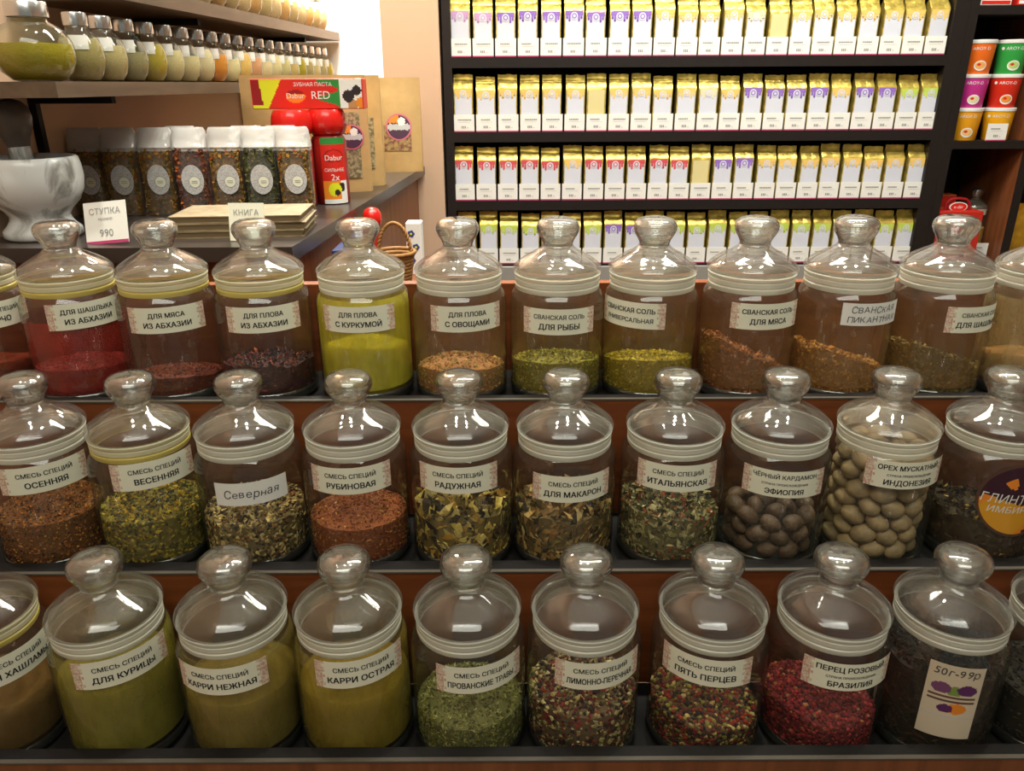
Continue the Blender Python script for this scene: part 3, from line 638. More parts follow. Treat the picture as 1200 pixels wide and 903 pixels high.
def pouch_mesh(seed):
    rs=random.Random(seed); mb=MB(); nx=8
    prof=[(0,PD/2),(.05,PD/2),(.10,PD/2),(.114,PD/2),(.119,PD/2*.85),(.130,PD/2*.45),(.136,.003),(.143,.0025),(PH,.0025)]
    fr=[];bk=[]
    for z,y in prof:
        for i in range(nx+1):
            x=-PW/2+PW*i/nx; c=(rs.uniform(-.0025,.0025) if .1145<z<.135 else rs.uniform(-.0004,.0004))
            zz=z+(rs.uniform(-.001,.001) if z==PH else 0)
            fr.append((x,-y+c,zz)); bk.append((x,y+c*.5,zz))
    m=len(prof); b=len(fr); fs=[]
    for j in range(m-1):
        for i in range(nx):
            a=j*(nx+1)+i; fs.append((a,a+1,a+nx+2,a+nx+1)); fs.append((b+a+1,b+a,b+a+nx+1,b+a+nx+2))
        a=j*(nx+1); fs.append((b+a,a,a+nx+1,b+a+nx+1)); a+=nx; fs.append((a,b+a,b+a+nx+1,a+nx+1))
    for i in range(nx): fs.append((i+1,i,b+i,b+i+1)); a=(m-1)*(nx+1)+i; fs.append((a,a+1,b+a+1,b+a))
    mb.add(fr+bk,fs); return mb.mesh('pouch',MAT['gold'],True,50)
ME_pouch=[pouch_mesh(s) for s in range(5)]
ME_front=MB().box(-PW/2+.0028,PW/2-.0028,-PD/2-.0012,-PD/2-.0004,.002,.113).mesh('front_label',MAT['packwhite'])
ME_plain=MB().box(-PW/2+.004,PW/2-.004,-PD/2-.0012,-PD/2-.0004,.002,.108).mesh('back_label',MAT['cream'])
def band_mesh(k):
    mb=MB(); y=-PD/2-.0018; w2=PW/2-.0028
    drips=[(-.0195,.010),(-.013,.016),(-.0066,.008),(0,.008),(.0066,.008),(.013,.016),(.0195,.010)]
    mb.box(-w2,w2,y,y+.0012,.1025,.1135,0)
    for x,l in drips: 
        mb.box(x-.0027,x+.0027,y,y+.0012,.1025-l+.0027,.103,0)
        vs,fs=disc2(.0027,1,10); mb.add(flat(shift(vs,x,.1025-l+.0027),y),fs,0)
    vs,fs=disc2(.0098,2,24); mb.add(flat(shift(vs,0,.1005),y-.0003),fs,1)
    vs,fs=disc2(.0066,2,20); mb.add(flat(shift(vs,0,.1005),y-.0005),fs,0)
    vs,fs=disc2(.0040,2,16); mb.add(flat(shift(vs,0,.1005),y-.0007),fs,1)
    return mb.mesh('drip_band',[BANDM[k],MAT['packwhite']])
ME_band={k:band_mesh(k) for k in BAND}
ROWS=['llppppppp'+'oooowcooooooo'[0:13], 'oooooo'+'c'+'oooowopppoppgg'[0:0]+'oooowoppppoppgg', 'rrrrrorrrrrcppoooooooo','gggggggppggggggggggggg']
ROWX=[(541,1104,30),(545,1094,120),(545.5,1077,205),(548.5,1062,285)]
def card_mesh(v):
    mb=MB(); cw,ch=.0575,.047; rs=random.Random(v)
    mb.box(-cw/2,cw/2,-.0006,.0006,0,ch,0); mb.box(-cw/2,cw/2,-.0012,-.0006,0,.0032,1)
    x=-.019+rs.uniform(0,.004)
    for k in range(rs.randrange(6,9)):
        l=rs.uniform(.0025,.005); mb.box(x,x+l,-.0010,-.0006,.031,.0345,2); x+=l+.0009
        if x>.02: break
    mb.box(-.017,.017,-.0010,-.0006,.0262,.0270,3)
    for k in range(3): mb.box(-.008+k*.0046,-.0048+k*.0046,-.0010,-.0006,.010,.0165,2)
    mb.box(.0075,.012,-.0010,-.0006,.0105,.0125,3)
    return mb.mesh('price_card',[MAT['white'],MAT['magenta'],MAT['inkgrey'],MAT['inksoft']])
ME_card=[card_mesh(v) for v in range(4)]
SHN=('top','second','third','lowest')
rp=random.Random(11)
for r,row in enumerate(ROWS):
    row=row[:22]
    a,b,py=ROWX[r]; xa=at(a,py,CY)[0]; xb=at(b,py,CY)[0]; n=len(row)
    for i,k in enumerate(row):
        X=xa+(xb-xa)*i/(n-1)
        p=empty('spice_packet',(X+rp.uniform(-.002,.002),CY+.034,ROWZ[r]),rp.uniform(-.05,.05))
        sc_=rp.uniform(.965,1.025); p.scale=(1,1,sc_)
        link('pouch',ME_pouch[rp.randrange(5)],p)
        if k=='c': link('back_label',ME_plain,p); dsc='gold foil packet turned to its plain cream back'
        else: link('front_label',ME_front,p); link('drip_band',ME_band[k],p); dsc='gold foil packet with %s dripping band'%BAND[k][0]
        tag(p,'%s, %s from left, %s cabinet shelf'%(dsc,ORD[i],SHN[r]),'spice packet','gold packets on the %s cabinet shelf'%SHN[r])
        c=link('price_card',ME_card[(i*7+r*3)%4],None,(xa+(xb-xa)*i/(n-1),CY+.006,ROWZ[r]))
        tag(c,'small white price card, %s from left, %s cabinet shelf edge'%(ORD[i],SHN[r]),'price card','price cards on the %s cabinet shelf'%SHN[r])

# ------------------------------------------------------------------ right-hand cabinet
root=empty('shelf_cabinet',(1.55,CY,0)); tag(root,'black open cabinet with brown inner sides holding curry tubs, at the right','cabinet')
def bx(n,a,b,c,d,e,f,m='black'): return MB().box(a-1.55,b-1.55,c-CY,d-CY,e,f).build(n,MAT[m],root)
zt=at(600,168,CY)[2]; zu=at(600,9,CY)[2]; zf=ROWZ[3]
bx('side_panel',1.2435,1.268,CY,2.6,0,CZ+.5); bx('side_panel',1.86,1.885,CY,2.6,0,CZ+.5)
d_=bx('divider',1.476,1.500,CY+.004,2.585,0,CZ+.5,'oak'); bx('divider_edge',1.476,1.500,CY,CY+.0038,0,CZ+.5)
bx('back_panel',1.268,1.86,2.586,2.6,0,CZ+.5)
for z in (zt,zu,zf):
    bx('shelf',1.268,1.476,CY,2.585,z-.022,z); bx('shelf',1.500,1.86,CY,2.585,z-.022,z)
bx('base_front',1.268,1.86,CY+.01,CY+.03,0,zf-.0225)
# curry tubs, three high and two wide
def tub(X,Y,z,rgb,label,dot):
    t=empty('curry_tub',(X,Y,z)); tag(t,label,'tub','stacked curry paste tubs')
    m=plain('tub_print',rgb,.35)
    MB().lathe([(0,0),(.0335,0),(.0345,.002),(.0405,.078),(.0385,.0785),(0,.0785)],40).build('cup',m,t,smooth=True,angle=40)
    MB().lathe([(0,.0792),(.0418,.0792),(.0418,.0795),(.0425,.083),(.0425,.087),(.041,.0885),(.0385,.088),(0,.0875)],40).build('lid',MAT['tubwhite'],t,smooth=True,angle=40)
    mb=MB()
    def onc(vs,off=.0005): return [((.0345+.006*v/.078+off)*math.sin(u/.038),-(.0345+.006*v/.078+off)*math.cos(u/.038),v) for u,v in vs]
    v2,f2=text_mb('AROY-D',.0115,.016); mb.add(onc(shift(v2,.004,.066)),f2,0)
    vs,fs=disc2(.0042,2,16); mb.add(onc(shift(vs,-.026,.066)),fs,0)
    mb.build('logo_print',MAT['tubwhite'],t); mb=MB()
    vs,fs=disc2(.0165,3,24,.8); mb.add(onc(shift(vs,.008,.022)),fs,0)
    vs,fs=disc2(.0135,3,24,.7); mb.add(onc(shift(vs,.008,.023),.0009),fs,1)
    vs,fs=disc2(.0050,2,12,.7); mb.add(onc(shift(vs,.004,.025),.0012),fs,2)
    mb.build('bowl_picture',[MAT['tubwhite'],plain('curry_print',dot,.4),MAT['redprint']],t); t.rotation_euler=(0,0,-.45)
tubs=[(0,0,(232,160,30),'yellow','lower left',(236,190,120)),(1,0,(236,170,20),'yellow','lower right, behind the small white card',(236,190,110)),(0,1,(196,50,140),'magenta','middle left',(230,214,170)),(1,1,(214,46,26),'red','middle right',(236,150,60)),(0,2,(236,110,30),'orange','upper left',(236,170,90)),(1,2,(50,160,70),'green','upper right',(180,210,120))]
for i,k,rgb,cn,pos,dot in tubs:
    tub(1.318+.0925*i,CY+.05,zt+.0888*k,rgb,'%s curry tub with white lid, %s of stack'%(cn,pos),dot)
c=link('price_card',ME_card[1],None,(1.388,CY+.003,zt)); tag(c,'small white price card standing in front of the yellow curry tubs','price card')
for X,wd,cn,mm,h in ((1.315,.085,'white','white',.12),(1.418,.09,'red','redprint',.12)):
    b=MB().box(-wd/2,wd/2,0,.05,0,h).build('carton',[MAT[mm],MAT['redprint']],None,(X,CY+.01,zu),bevel=.002)
    tag(b,'%s carton on the shelf above the curry tubs, mostly out of frame'%cn,'carton')
    MB().box(-wd/2+.004,wd/2-.004,-.0012,-.0002,.004,.012).build('printed_band',MAT['redprint' if mm=='white' else 'white'],b)
# red gift carton with a handle
rc=empty('gift_carton',(1.337,CY+.035,zf)); tag(rc,'red gift carton with a handle and oval badge, right of the packet cabinet','carton')
rb=plain('red_carton',(190,40,28),.45)
MB().box(-.066,.066,-.03,.03,0,.150).build('box',[rb],rc,bevel=.002)
MB().box(-.0663,-.0655,-.027,.027,.01,.14).build('side_print',plain('tan_side_print',(196,120,60),.5),rc)
hb=MB(); hp=[(-.036,0,.148),(-.034,0,.170),(-.022,0,.181),(0,0,.184),(.022,0,.181),(.034,0,.170),(.036,0,.148)]
hb.tube(hp,.0045,8); hb.box(-.03,.03,-.002,.002,.148,.168); hb.build('handle',MAT['darkred'],rc,smooth=True,angle=40)
bd=MB(); vs,fs=disc2(.024,3,28,.5); bd.add(flat(shift(vs,0,.160),-.0072),fs,0); vs,fs=disc2(.027,3,28,.52); bd.add(flat(shift(vs,0,.160),-.0066),fs,1)
vs,fs=disc2(.027,3,28,.52); bd.add([(u,-.0045,v+.160) for u,v in vs],[f[::-1] for f in fs],1)
bd.build('badge',[MAT['redprint'],MAT['white']],rc)
v2,f2=text_mb('e-där',.013,.01); MB().add(flat(shift(v2,0,.160),-.0078),f2).build('badge_lettering',MAT['white'],rc)
oc=MB().box(-.05,.05,-.02,.02,0,.185).build('carton',plain('orange_carton',(214,96,36),.45),None,(1.322,CY+.13,zf),bevel=.002); tag(oc,'orange carton standing behind the red gift carton','carton')
MB().box(-.046,.046,-.0212,-.0202,.15,.18).build('printed_band',MAT['redprint'],oc)
# glass jar on the right cabinet's floor
j=empty('spice_jar',(1.433,CY+.11,zf)); tag(j,'small lidded glass jar of yellow spice in the right cabinet beside the red carton','jar')
link('glass_body',ME_body,j); link('seal_ring',ME_seal['w'],j); l=link('lid',ME_lid,j); link('knob',ME_knob,l); j.scale=(.67,.67,.92)
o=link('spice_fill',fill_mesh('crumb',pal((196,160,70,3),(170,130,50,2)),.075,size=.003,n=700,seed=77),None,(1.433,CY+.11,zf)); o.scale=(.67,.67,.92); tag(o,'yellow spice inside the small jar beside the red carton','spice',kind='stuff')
c=link('price_card',ME_card[2],None,(1.436,CY+.05,zf)); tag(c,'white price card in front of the small jar in the right cabinet','price card')
gb=empty('foil_bag',(1.575,CY+.06,zf)); tag(gb,'gold foil bag at the far right edge in the right cabinet','bag')
rs_=random.Random(3); mb=MB(); vs=[];fs=[]; nx,nz=10,10
for s in (-1,1):
    for jz in range(nz+1):
        for i in range(nx+1):
            u=i/nx-.5; t=jz/nz; d=.028*math.cos(u*2.6)*(1-t**3*.9); vs.append((u*.12,s*d+rs_.uniform(-.002,.002),t*.15))
for s in (0,1):
    b0=s*(nx+1)*(nz+1)
    for jz in range(nz):
        for i in range(nx):
            a=b0+jz*(nx+1)+i; f=(a,a+1,a+nx+2,a+nx+1); fs.append(f if s==0 else f[::-1])
k_=(nx+1)*(nz+1)
for jz in range(nz):
    a=jz*(nx+1); fs.append((k_+a,a,a+nx+1,k_+a+nx+1)); a+=nx; fs.append((a,k_+a,k_+a+nx+1,a+nx+1))
mb.add(vs,fs).build('pouch',MAT['goldbag'],gb,smooth=True); MB().box(-.055,.055,-.004,.004,.147,.165).build('top_seal',MAT['goldbag'],gb)

# ------------------------------------------------------------------ left counter
ZC=CZ-.2205
cr=empty('sales_counter',(0,0,0)); tag(cr,'brown L-shaped side counter with a dark top running back along the left wall','counter')
f0,f1=1.12,2.293
def quad(o0,o1,ya,yb): return [(LF(o0,ya),ya),(LF(o1,ya),ya),(LF(o1,yb),yb),(LF(o0,yb),yb)]
MB().prism(quad(-.879,-.39,f0,f1),ZC-.022,ZC).build('worktop',MAT['counter'],cr)
MB().prism(quad(-.876,-.412,f0+.022,f0+.040),0,ZC-.0225).build('front_panel',MAT['mahog'],cr)
MB().prism(quad(-.430,-.412,f0+.0405,f1),0,ZC-.0225).build('side_panel',MAT['oak'],cr)

# marble mortar and pestle
mx,my=-.735,1.215
mo=empty('mortar',(mx,my,ZC)); tag(mo,'grey veined marble mortar on a footed base at the left of the counter','mortar')
MB().lathe([(0,0),(.052,0),(.056,.004),(.055,.013),(.048,.020),(.043,.028),(.042,.034),(.048,.043),(.060,.055),(.0685,.072),(.0715,.090),(.0705,.108),(.068,.119),(.065,.1215),(.061,.120),(.060,.115),(.055,.085),(.040,.062),(.018,.050),(0,.048)],64).build('bowl',MAT['marble'],mo,smooth=True,angle=60)
pe=empty('pestle',(mx-.005,my,ZC+.0505)); tag(pe,'stone pestle with a dark rounded head standing in the marble mortar','pestle'); pe.rotation_euler=(.0,-.05,0)
MB().lathe([(0,.0),(.014,.002),(.019,.010),(.019,.022),(.015,.045),(.0155,.085)],32).build('shaft',MAT['marble'],pe,smooth=True)
MB().lathe([(.0155,.0852),(.019,.098),(.0255,.112),(.028,.126),(.026,.140),(.018,.149),(.008,.153),(0,.1535)],32).build('head',MAT['stonedark'],pe,smooth=True)
# tags
def tagcard(name,X,Y,z,w_,h_,lines,label,stripe=True,rz=0,lean=-.25,roll=0):
    t=empty(name,(X,Y,z),rz); t.rotation_euler=(lean,roll,rz); tag(t,label,'price tag')
    mb=MB().box(-w_/2,w_/2,-.0006,.0006,0,h_,0)
    if stripe: mb.box(-w_/2,w_/2,-.0010,-.0006,0,.0045,1)
    mb.build('card',[MAT['white'] if stripe else MAT['paper'],MAT['magenta']],t)
    tb=MB()
    for s,size,y,m in lines:
        v2,f2=text_mb(s,size,.004); tb.add(flat(shift(v2,0,y),-.0012),f2)
    tb.build('lettering',MAT['inkgrey'],t); return t
x,y,z=at(127,279,1.150); tagcard('price_tag',x,1.150,ZC+.0008,.068,.062,[('СТУПКА',.0125,.048,0),('мрамор',.006,.037,0),('990',.0150,.016,0)],'white price tag reading СТУПКА 990 beside the marble mortar',True,-.10,-.3,-.10)
x,y,z=at(293,276,1.172); tagcard('price_tag',x,1.165,ZC+.0008,.054,.056,[('КНИГА',.0115,.042,0),('рецепты',.006,.031,0)],'cream price tag reading КНИГА leaning on the kraft books',False,-.02,-.18)
# three books
bxx,byy=at(290,266,1.25)[0],1.255
for k in range(3):
    b=empty('book',(bxx+(.0,.003,-.002)[k],byy+(0,.002,.001)[k],ZC+.0112*k+.0001),(.085,.10,.075)[k])
    tag(b,'thin kraft-covered book, %s of the stack of three on the counter'%('bottom','middle','top')[k],'book','stack of kraft books')
    MB().box(-.100,.100,-.062,.062,0,.0016).box(-.100,.100,-.062,.062,.0094,.0110).box(-.1005,-.099,-.062,.062,0,.0110).build('cover',MAT['book'],b)
    MB().box(-.0985,.097,-.0605,.0605,.0017,.0093).build('pages',MAT['pages'],b)
# clear pouches of dried herbs
HM=plain('x',(0,0,0)) 
def herb_pouch_parts():
    W_,D_,H_=.060,.042,.152; mb=MB(); mt=MB(); nx=8
    def ring(z,d,w2): 
        return [(-w2+2*w2*i/nx,-d*(1-(2*i/nx-1)**4*.5),z) for i in range(nx+1)]+[(w2-2*w2*i/nx,d*(1-(2*i/nx-1)**4*.5),z) for i in range(nx+1)]
    def loft(m_,rs2,cap=True):
        vs=[p for r_ in rs2 for p in r_]; n=len(rs2[0]); fs=[]
        for j in range(len(rs2)-1):
            for i in range(n): fs.append((j*n+i,j*n+(i+1)%n,(j+1)*n+(i+1)%n,(j+1)*n+i))
        if cap: fs.append(tuple(range(n-1,-1,-1)))
        m_.add(vs,fs)
    loft(mb,[ring(0,D_/2,.027),ring(.03,D_/2,.029),(ring(.08,D_/2,.0295)),ring(.112,D_/2*.85,.030)])
    loft(mt,[ring(.1122,D_/2*.85,.030),ring(.117,D_/2*.82,.0305),ring(.1175,D_/2*.87,.0305),ring(.119,D_/2*.87,.0305),ring(.1195,D_/2*.80,.0305),ring(.135,D_/2*.55,.030),ring(.147,D_/2*.3,.0285),ring(H_,.002,.026)],False)
    return mb.mesh('clear_bag',MAT['clear'],True,60), mt.mesh('frosted_top',MAT['cleartop'],True,60)
ME_bag,ME_top=herb_pouch_parts()
def herb_fill(seed,palette,h):
    rs=np.random.RandomState(seed); P=[c for c,_ in palette]; W=np.array([w_ for _,w_ in palette]); W=W/W.sum()
    mb=MB().box(-.0255,.0255,-.017,.017,.002,h-.004); cols=[sum(c*w_ for c,w_ in zip(P,W))*.8]*6
    for i in range(620):
        u=rs.rand(); 
        if u<.6: p=np.array([rs.uniform(-.026,.026),-.0175,rs.uniform(.003,h)])
        elif u<.8: p=np.array([rs.choice([-1,1])*.026,rs.uniform(-.017,.017),rs.uniform(.003,h)])
        else: p=np.array([rs.uniform(-.026,.026),rs.uniform(-.017,.012),h+rs.uniform(-.004,.003)])
        q=rs.normal(size=(3,3)); q,_=np.linalg.qr(q); vv=(FL_V*.0048*rs.uniform(.5,1.3))@q.T+p
        vv[:,1]=np.maximum(vv[:,1],-.0192); vv[:,0]=np.clip(vv[:,0],-.0268,.0268); vv[:,2]=np.maximum(vv[:,2],.001)
        mb.add(vv.tolist(),FL_F); c=P[rs.choice(len(P),p=W)]*rs.uniform(.7,1.25); cols+=[c]*len(FL_F)
    me=mb.mesh('herb_fill',MAT['spice']); a=me.attributes.new('Col','FLOAT_COLOR','FACE'); arr=np.ones((len(mb.f),4)); arr[:,:3]=np.clip(np.array(cols)*1.5,0,1); a.data.foreach_set('color',arr.ravel()); return me
hp1=pal((110,80,30,3),(150,110,40,2),(70,60,28,3),(130,54,24,1)); hp2=pal((84,44,36,4),(150,80,30,2),(60,40,30,3)); hp3=pal((60,66,30,4),(90,84,40,3),(40,36,22,3))
HF=[herb_fill(1,hp1,.113),herb_fill(2,hp2,.113),herb_fill(3,hp3,.115)]
ml=MB(); vs,fs=disc2(.0195,5,32,1.32); ml.add(flat(shift(vs,.003,.064),-.0226),fs,0); vs,fs=disc2(.0092,3,24); ml.add(flat(shift(vs,.006,.060),-.0230),fs,1)
vs,fs=disc2(.0102,3,24); ml.add(flat(shift(vs,.006,.060),-.0228),fs,2)
for k in range(2): ml.box(.001,.011,-.0234,-.0231,.0585+.003*k,.0593+.003*k,2)
ME_hl=ml.mesh('oval_label',[MAT['label_grey'],MAT['paper'],MAT['inkgrey']])
def herb(X,Y,rz,fi,label):
    h=empty('herb_pouch',(X,Y,ZC),rz); tag(h,label,'herb pouch','clear herb pouches on the counter')
    link('herb_fill',HF[fi],h); link('clear_bag',ME_bag,h); link('frosted_top',ME_top,h); link('oval_label',ME_hl,h)
hd=['yellowish dried herbs','yellow brown dried herbs','green brown dried herbs','red brown dried flowers','orange brown dried herbs','dark green dried herbs','brown and green dried herbs']
for i,px in enumerate((70,110,150,190.5,231,271,310.5,349)):
    if i==0: continue
    herb(at(px,215,1.43)[0],1.43+.004*(i%2),.06,(0,0,0,0,1,0,2,0)[i],'clear pouch of %s with oval label, %s from left'%(hd[i-1],ORD[i-1]))
for i,px in enumerate((75,212,290,330)):
    herb(at(px,150,1.477)[0],1.477,.0,(0,1,2,0)[i],'clear zip pouch hidden behind the front row, %s'%('leftmost beside the mortar','behind the third and fourth pouches','behind the fifth and sixth pouches','behind the last pouches at the right')[i])
# red bottles
def red_bottle(X,Y,label,az):
    b=empty('red_bottle',(X,Y,ZC)); tag(b,label,'bottle','red capped bottles on the counter')
    MB().lathe([(0,0),(.032,0),(.034,.003),(.034,.118),(.031,.126),(.028,.130),(0,.130)],48).build('body',MAT['darkredp'],b,smooth=True,angle=45)
    MB().lathe([(0,.1303),(.030,.1303),(.0335,.134),(.0375,.142),(.0385,.150),(.0375,.162),(.0345,.172),(.032,.1765),(0,.1768)],48).build('cap',MAT['red'],b,smooth=True,angle=50)
    R=.0344; mb=MB()
    def fn(u,v):
        v+=.063
        if v>.112: return 1
        if v<.010: return 2
        if v<.045:
            if math.hypot(u+.002,(v-.028))<.013: return 3 if math.hypot(u-.002,v-.022)>.006 else 5
            if math.hypot(u-.012,(v-.032)*.8)<.007: return 5
            return 2 if u>.010 else 4
        if math.hypot(u/1.6,v-.091)<.0125: return 6 if math.hypot(u/1.6,v-.091)>.0105 else 0
        return 0
    vs,fs,ms=grid2(.050,.124,30,60,fn); addm(mb,[(p[0],p[1],p[2]+.064) for p in bend(vs,R)],fs,ms)
    l=mb.build('label',[MAT['redprint'],MAT['green'],MAT['white'],MAT['yellow'],MAT['orange'],MAT['hair'],MAT['darkred']],b,rz=az,smooth=True)
    tb=MB()
    for s,size,v in (('Dabur',.014,.089),('СИЛЬНЕЕ',.0085,.066),('2x',.017,.052)):
        v2,f2=text_mb(s,size,.014); tb.add(bend(shift(v2,0,v),R+.0004),f2)
    tb.build('lettering',MAT['white'],l)
MAT['darkredp']=plain('dark_red_plastic',(160,34,28),.3)
xl=at(350,185,1.535)[0]-.004; xr=at(388,185,1.575)[0]
red_bottle(xl,1.535,'red bottle with bulging cap, half hidden behind the herb pouches',.55)
red_bottle(xr,1.575,'red bottle with bulging cap, nearer the counter edge',.45)
# printed carton lying across the caps
zc=ZC+.1772
ct=empty('toothpaste_carton',((xl+xr)/2,1.580,zc)); tag(ct,'red and yellow printed carton lying on the caps of two red bottles','carton')
CW,CH=.212,.054
MB().box(-CW/2,CW/2,-.022,.022,0,CH).build('box',[MAT['redprint']],ct,bevel=.0015)
def fn(u,v):
    u2=u+CW/2; 
    if u2<.016+(CH/2-v)*.12 and v>-.02: return 1
    if u2<.030+(v+CH/2)*.55: return 2
    if u2>CW-.045+.0*v:
        for a,b,r,m in ((-.028,-.004,.011,4),(-.028,-.007,.0075,3),(-.012,.006,.009,4),(-.012,.003,.0062,3),(-.004,-.016,.010,6),(-.020,-.020,.010,3)):
            if math.hypot(u2-CW-a,v-b)<r: return m
        return 5
    if u2>CW-.066+.02*math.sin(v*200): return 7
    if math.hypot((u+.022)/1.6,v+.004)<.0115: return 6 if v<0 else 1
    return 0
mb=MB(); vs,fs,ms=grid2(CW-.004,CH-.003,84,26,fn); addm(mb,[(u,-.0226,v+CH/2) for u,v in vs],fs,ms)
mb.build('front_print',[MAT['redprint'],MAT['darkred'],MAT['yellow'],MAT['skin'],MAT['hair'],MAT['white'],MAT['orange'],MAT['green']],ct)
tb=MB()
for s,size,u,v in (('ЗУБНАЯ ПАСТА',.0095,.012,.044),('Dabur',.0135,-.022,.024),('RED',.0200,.026,.025)):
    v2,f2=text_mb(s,size,.016); tb.add(flat(shift(v2,u,v),-.0232),f2)
tb.build('lettering',MAT['white'],ct)
# kraft stand-up bags
def kraft_bag(X,Y,w_,h_,d_,rz,label,win=None,disc=None,seed=0):
    b=empty('kraft_bag',(X,Y,ZC),rz); tag(b,label,'kraft bag','kraft stand-up bags on the counter')
    rs=random.Random(seed); nx,nz=12,14; vs=[];fs=[]
    def dep(u,t): return d_/2*(1-abs(2*u)**3*.75)*max(.05,(1-t**1.6))+.0012
    for s in (-1,1):
        for jz in range(nz+1):
            for i in range(nx+1):
                u=i/nx-.5; t=jz/nz; vs.append((u*w_,s*dep(u,t)+rs.uniform(-.0008,.0008),t*h_))
    K=(nx+1)*(nz+1)
    for s in (0,1):
        for jz in range(nz):
            for i in range(nx):
                a=s*K+jz*(nx+1)+i; f=(a,a+1,a+nx+2,a+nx+1); fs.append(f if s==0 else f[::-1])
    for jz in range(nz):
        a=jz*(nx+1); fs.append((K+a,a,a+nx+1,K+a+nx+1)); a+=nx; fs.append((a,K+a,K+a+nx+1,a+nx+1))
    for i in range(nx): fs.append((i+1,i,K+i,K+i+1)); a=nz*(nx+1)+i; fs.append((a,a+1,K+a+1,K+a))
    MB().add(vs,fs).build('pouch',MAT['kraft'],b,smooth=True,angle=50)
    def onbag(v2,off): return [(u,-dep(u/w_,v/h_)-off,v) for u,v in v2]
    if win:
        u0,u1,v0,v1=win; v2,f2,_=grid2(u1-u0,v1-v0,10,12); mb=MB(); mb.add(onbag(shift(v2,(u0+u1)/2,(v0+v1)/2),.0015),f2); mb.build('window',MAT['herbwin'],b,smooth=True)
    if disc:
        u,v,r=disc; mb=MB(); v2,f2=disc2(r,5,32); mb.add(onbag(shift(v2,u,v),.0024),f2,0); v2,f2=disc2(r*.88,8,32); ms=[]
        for f in f2:
            a,c=cent(v2,f); ms.append(3 if math.hypot(a-r*.2,c-r*.4)<r*.3 else 2 if c>r*.3 and a<0 else 4 if abs(c)<r*.22 else 1)
        addm(mb,onbag(shift(v2,u,v),.0028),f2,ms); mb.build('round_label',[plain('pink_rim_print',(206,110,130),.5),plain('plum_label_print',(74,44,70),.5),MAT['orange'],MAT['white'],MAT['inksoft']],b)
MAT['herbwin']=speckle('herbs_in_window',(110,100,76),(176,160,120),160,.5,.35,.1)
MAT['petalwin']=speckle('petals_in_window',(120,70,66),(176,150,96),120,.5,.35,.1)
x1_=at(361,150,1.76)[0]; kraft_bag(x1_,1.76,.268,.240,.07,0,'wide kraft bag with a herb window behind the red bottles',(.085,.118,.03,.165),(.100,.115,.026),1)
x2_=at(412,150,1.87)[0]; kraft_bag(x2_,1.87,.150,.240,.06,-.1,'kraft bag squeezed between the wide bag and the far round-label bag',(.035,.06,.04,.15),None,2)
_h=MAT['herbwin']; MAT['herbwin']=MAT['petalwin']
x3_=at(466,150,2.17)[0]; kraft_bag(x3_,2.17,.135,.237,.06,0,'kraft bag with round plum label at the far end of the counter',(-.03,.042,.055,.12),(.010,.115,.034),3)

# ------------------------------------------------------------------ wall shelves with globe jars
def wall_shelf(z,ya,yb,label,th):
    s=empty('wall_shelf',(0,0,0)); tag(s,label,'shelf')
    MB().prism(quad(-.879,-.692,ya,yb),z-th,z).build('board',MAT['shelfw'],s)
    for yy in ((1.35,2.25) if z<CZ+.05 else (1.72,2.42)):
        MB().prism(quad(-.879,-.74,yy,yy+.012),z-th-.012,z-th-.0002).prism(quad(-.879,-.867,yy,yy+.012),z-th-.09,z-th-.0122).build('bracket',MAT['dark'],s)
ZL=CZ+.006; ZU=CZ+.150
wall_shelf(ZL,1.13,2.62,'lower taupe wall shelf carrying the long row of globe jars',.021)
wall_shelf(ZU,1.35,2.62,'upper taupe wall shelf at the top left corner',.024)
GR=.0285
P_g=[(0,.0005),(.013,0),(.019,.002),(.0255,.010),(.0288,.021),(.0293,.030),(.0282,.040),(.0245,.050),(.0190,.0565),(.0145,.0595),(.0135,.064)]
ME_globe=MB().lathe(P_g,40).mesh('globe',MAT['glass'],True)
capmb=MB(); capmb.lathe([(.0140,.0645),(.0152,.0645),(.0152,.0655),(.0152,.078),(.0145,.0795),(0,.080)],24)
ME_cap=capmb.mesh('screw_cap',MAT['silver'],True,35)
ME_tagl=MB().add([(p[0],p[1],p[2]+.045) for p in bend(grid2(.024,.016,6,2)[0],.0275)],grid2(.024,.016,6,2)[1]).mesh('paper_label',MAT['white'],True)
gcol=[(150,136,20),(150,136,84),(176,160,110),(150,140,100),(168,150,50),(206,192,140),(214,200,150),(216,204,160),(212,140,50),(216,206,160),(220,180,100),(206,150,110),(216,196,150),(206,190,140),(190,176,120),(186,160,100)]
def globe(X,Y,z,rgb,h,label,flabel,grp,k=(1.14,1.14,1.22)):
    g=empty('globe_jar',(X,Y,z),.45); tag(g,label,'jar',grp)
    g.scale=k; link('globe',ME_globe,g); link('screw_cap',ME_cap,g)
    if k[0]<1.5: link('paper_label',ME_tagl,g)
    prof=[(0,.002)]+[(r*.94,max(.002,zz)) for r,zz in P_g[2:] if zz<h]
    rl=np.interp(h,[q[1] for q in P_g[2:]],[q[0] for q in P_g[2:]])*.94
    prof+= [(rl,h),(0,h+.002)]
    mb=MB().lathe(prof,32); me=mb.mesh('spice_fill',MAT['powder'],True,50); a=me.attributes.new('Col','FLOAT_COLOR','FACE'); arr=np.ones((len(mb.f),4)); arr[:,:3]=lin(rgb); a.data.foreach_set('color',arr.ravel())
    f=link('spice_fill',me,None,(X,Y,z)); f.scale=k; tag(f,flabel,'spice',grp+' contents',kind='stuff')
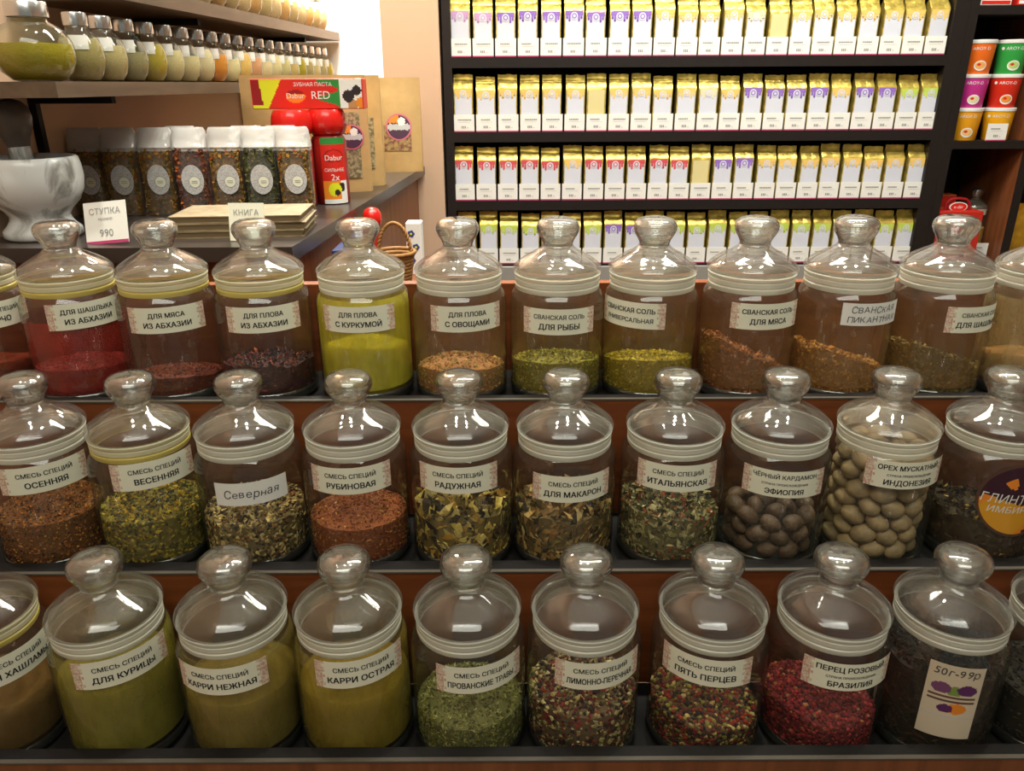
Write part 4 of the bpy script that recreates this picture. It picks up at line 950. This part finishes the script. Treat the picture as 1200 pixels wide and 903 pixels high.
for i in range(21):
    Y=1.215+.0675*i if i else 1.188
    globe(LF(-.737 if i else -.748,Y),Y,ZL,gcol[i%16],.038+.012*((i*5)%3)/2,'silver-capped globe jar, %s from the near end, lower wall shelf'%ORD[i],'spice in globe jar %s from near end, lower wall shelf'%ORD[i],'globe jars on the lower wall shelf',(1.14,1.14,1.22) if i else (1.80,1.80,1.30))
for i in range(13):
    Y=1.72+.0675*i
    globe(LF(-.733,Y),Y,ZU,[(206,176,130),(196,150,90),(186,160,110)][i%3],.044,'silver-capped globe jar, %s along the upper wall shelf'%ORD[i],'spice in the %s jar of the upper wall shelf'%ORD[i],'globe jars on the upper wall shelf')

# ------------------------------------------------------------------ low ledge in the aisle with basket
lt=empty('side_table',(-.245,1.5,0)); tag(lt,'low brown side table against the counter side, behind the jars','side table')
zt_=CZ-.375
MB().box(-.058,.058,-.26,.26,zt_-.02,zt_).build('table_top',MAT['oak'],lt)
for sx in (-1,1):
    for sy in (-1,1): MB().box(sx*.05-.006,sx*.05+.006,sy*.24-.01,sy*.24+.01,0,zt_-.0202).build('leg',MAT['oak'],lt)
bk=empty('wicker_basket',(-.222,1.455,zt_)); bk.scale=(.8,.8,.95); tag(bk,'small brown wicker basket with an arched handle beside the counter','basket')
mb=MB()
for k in range(12):
    t=k/11; r=.030+.014*t+(.004 if k==11 else 0); mb.tube([(r*math.cos(a*math.pi/20)*(1+.02*(-1)**(a+k)),r*math.sin(a*math.pi/20)*(1+.02*(-1)**(a+k)),.004+.078*t) for a in range(40)],.0042,6,0,True)
mb.lathe([(0,.002),(.029,.002),(.029,.006),(0,.006)],24); mb.build('body',MAT['wicker'],bk,smooth=True)
mb=MB()
for ph in (0,math.pi): mb.tube([((.038+.003*math.cos(a*1.6+ph))*math.cos(math.pi*a/40),.003*math.sin(a*1.6+ph),.078+.062*math.sin(math.pi*a/40)) for a in range(41)],.0032,6)
mb.build('handle',MAT['wicker'],bk,smooth=True)
rd=empty('red_flask',(at(437,252,1.52)[0],1.52,zt_)); rd.scale=(1,1,1.09); tag(rd,'small round-headed red flask peeking above the basket under the counter edge','flask')
MB().lathe([(0,0),(.012,0),(.013,.01),(.013,.085),(.010,.098),(.009,.104)],28).build('body',MAT['darkredp'],rd,smooth=True)
MB().lathe([(.009,.1042),(.016,.108),(.0185,.118),(.018,.128),(.013,.1365),(.006,.1395),(0,.140)],28).build('cap',MAT['red'],rd,smooth=True)
nb=MB().box(-.028,.028,-.045,.045,0,.118).build('carton',MAT['navy'],None,(-.272,1.32,zt_),bevel=.002); tag(nb,'dark blue carton tucked under the counter corner','carton')
MB().box(-.026,.026,-.0465,-.0453,.07,.10).build('printed_band',plain('pale_blue_print',(150,180,206),.5),nb)
wb=MB().box(-.016,.016,-.02,.02,0,.108).build('carton',MAT['white'],None,(-.203,1.62,zt_),bevel=.0015); tag(wb,'narrow white carton with blue flower print right of the wicker basket','carton')
mb=MB()
for k in range(3):
    for q in range(5):
        vs,fs=disc2(.0036,1,8); a=q*1.2566; mb.add(flat(shift(vs,-.005+.009*(k%2)+.0042*math.cos(a),.03+.028*k+.0042*math.sin(a)),-.0206),fs,0)
    vs,fs=disc2(.0026,1,8); mb.add(flat(shift(vs,-.005+.009*(k%2),.03+.028*k),-.0209),fs,1)
mb.build('flower_print',[plain('blue_flower_print',(70,80,150),.5),MAT['yellow']],wb)
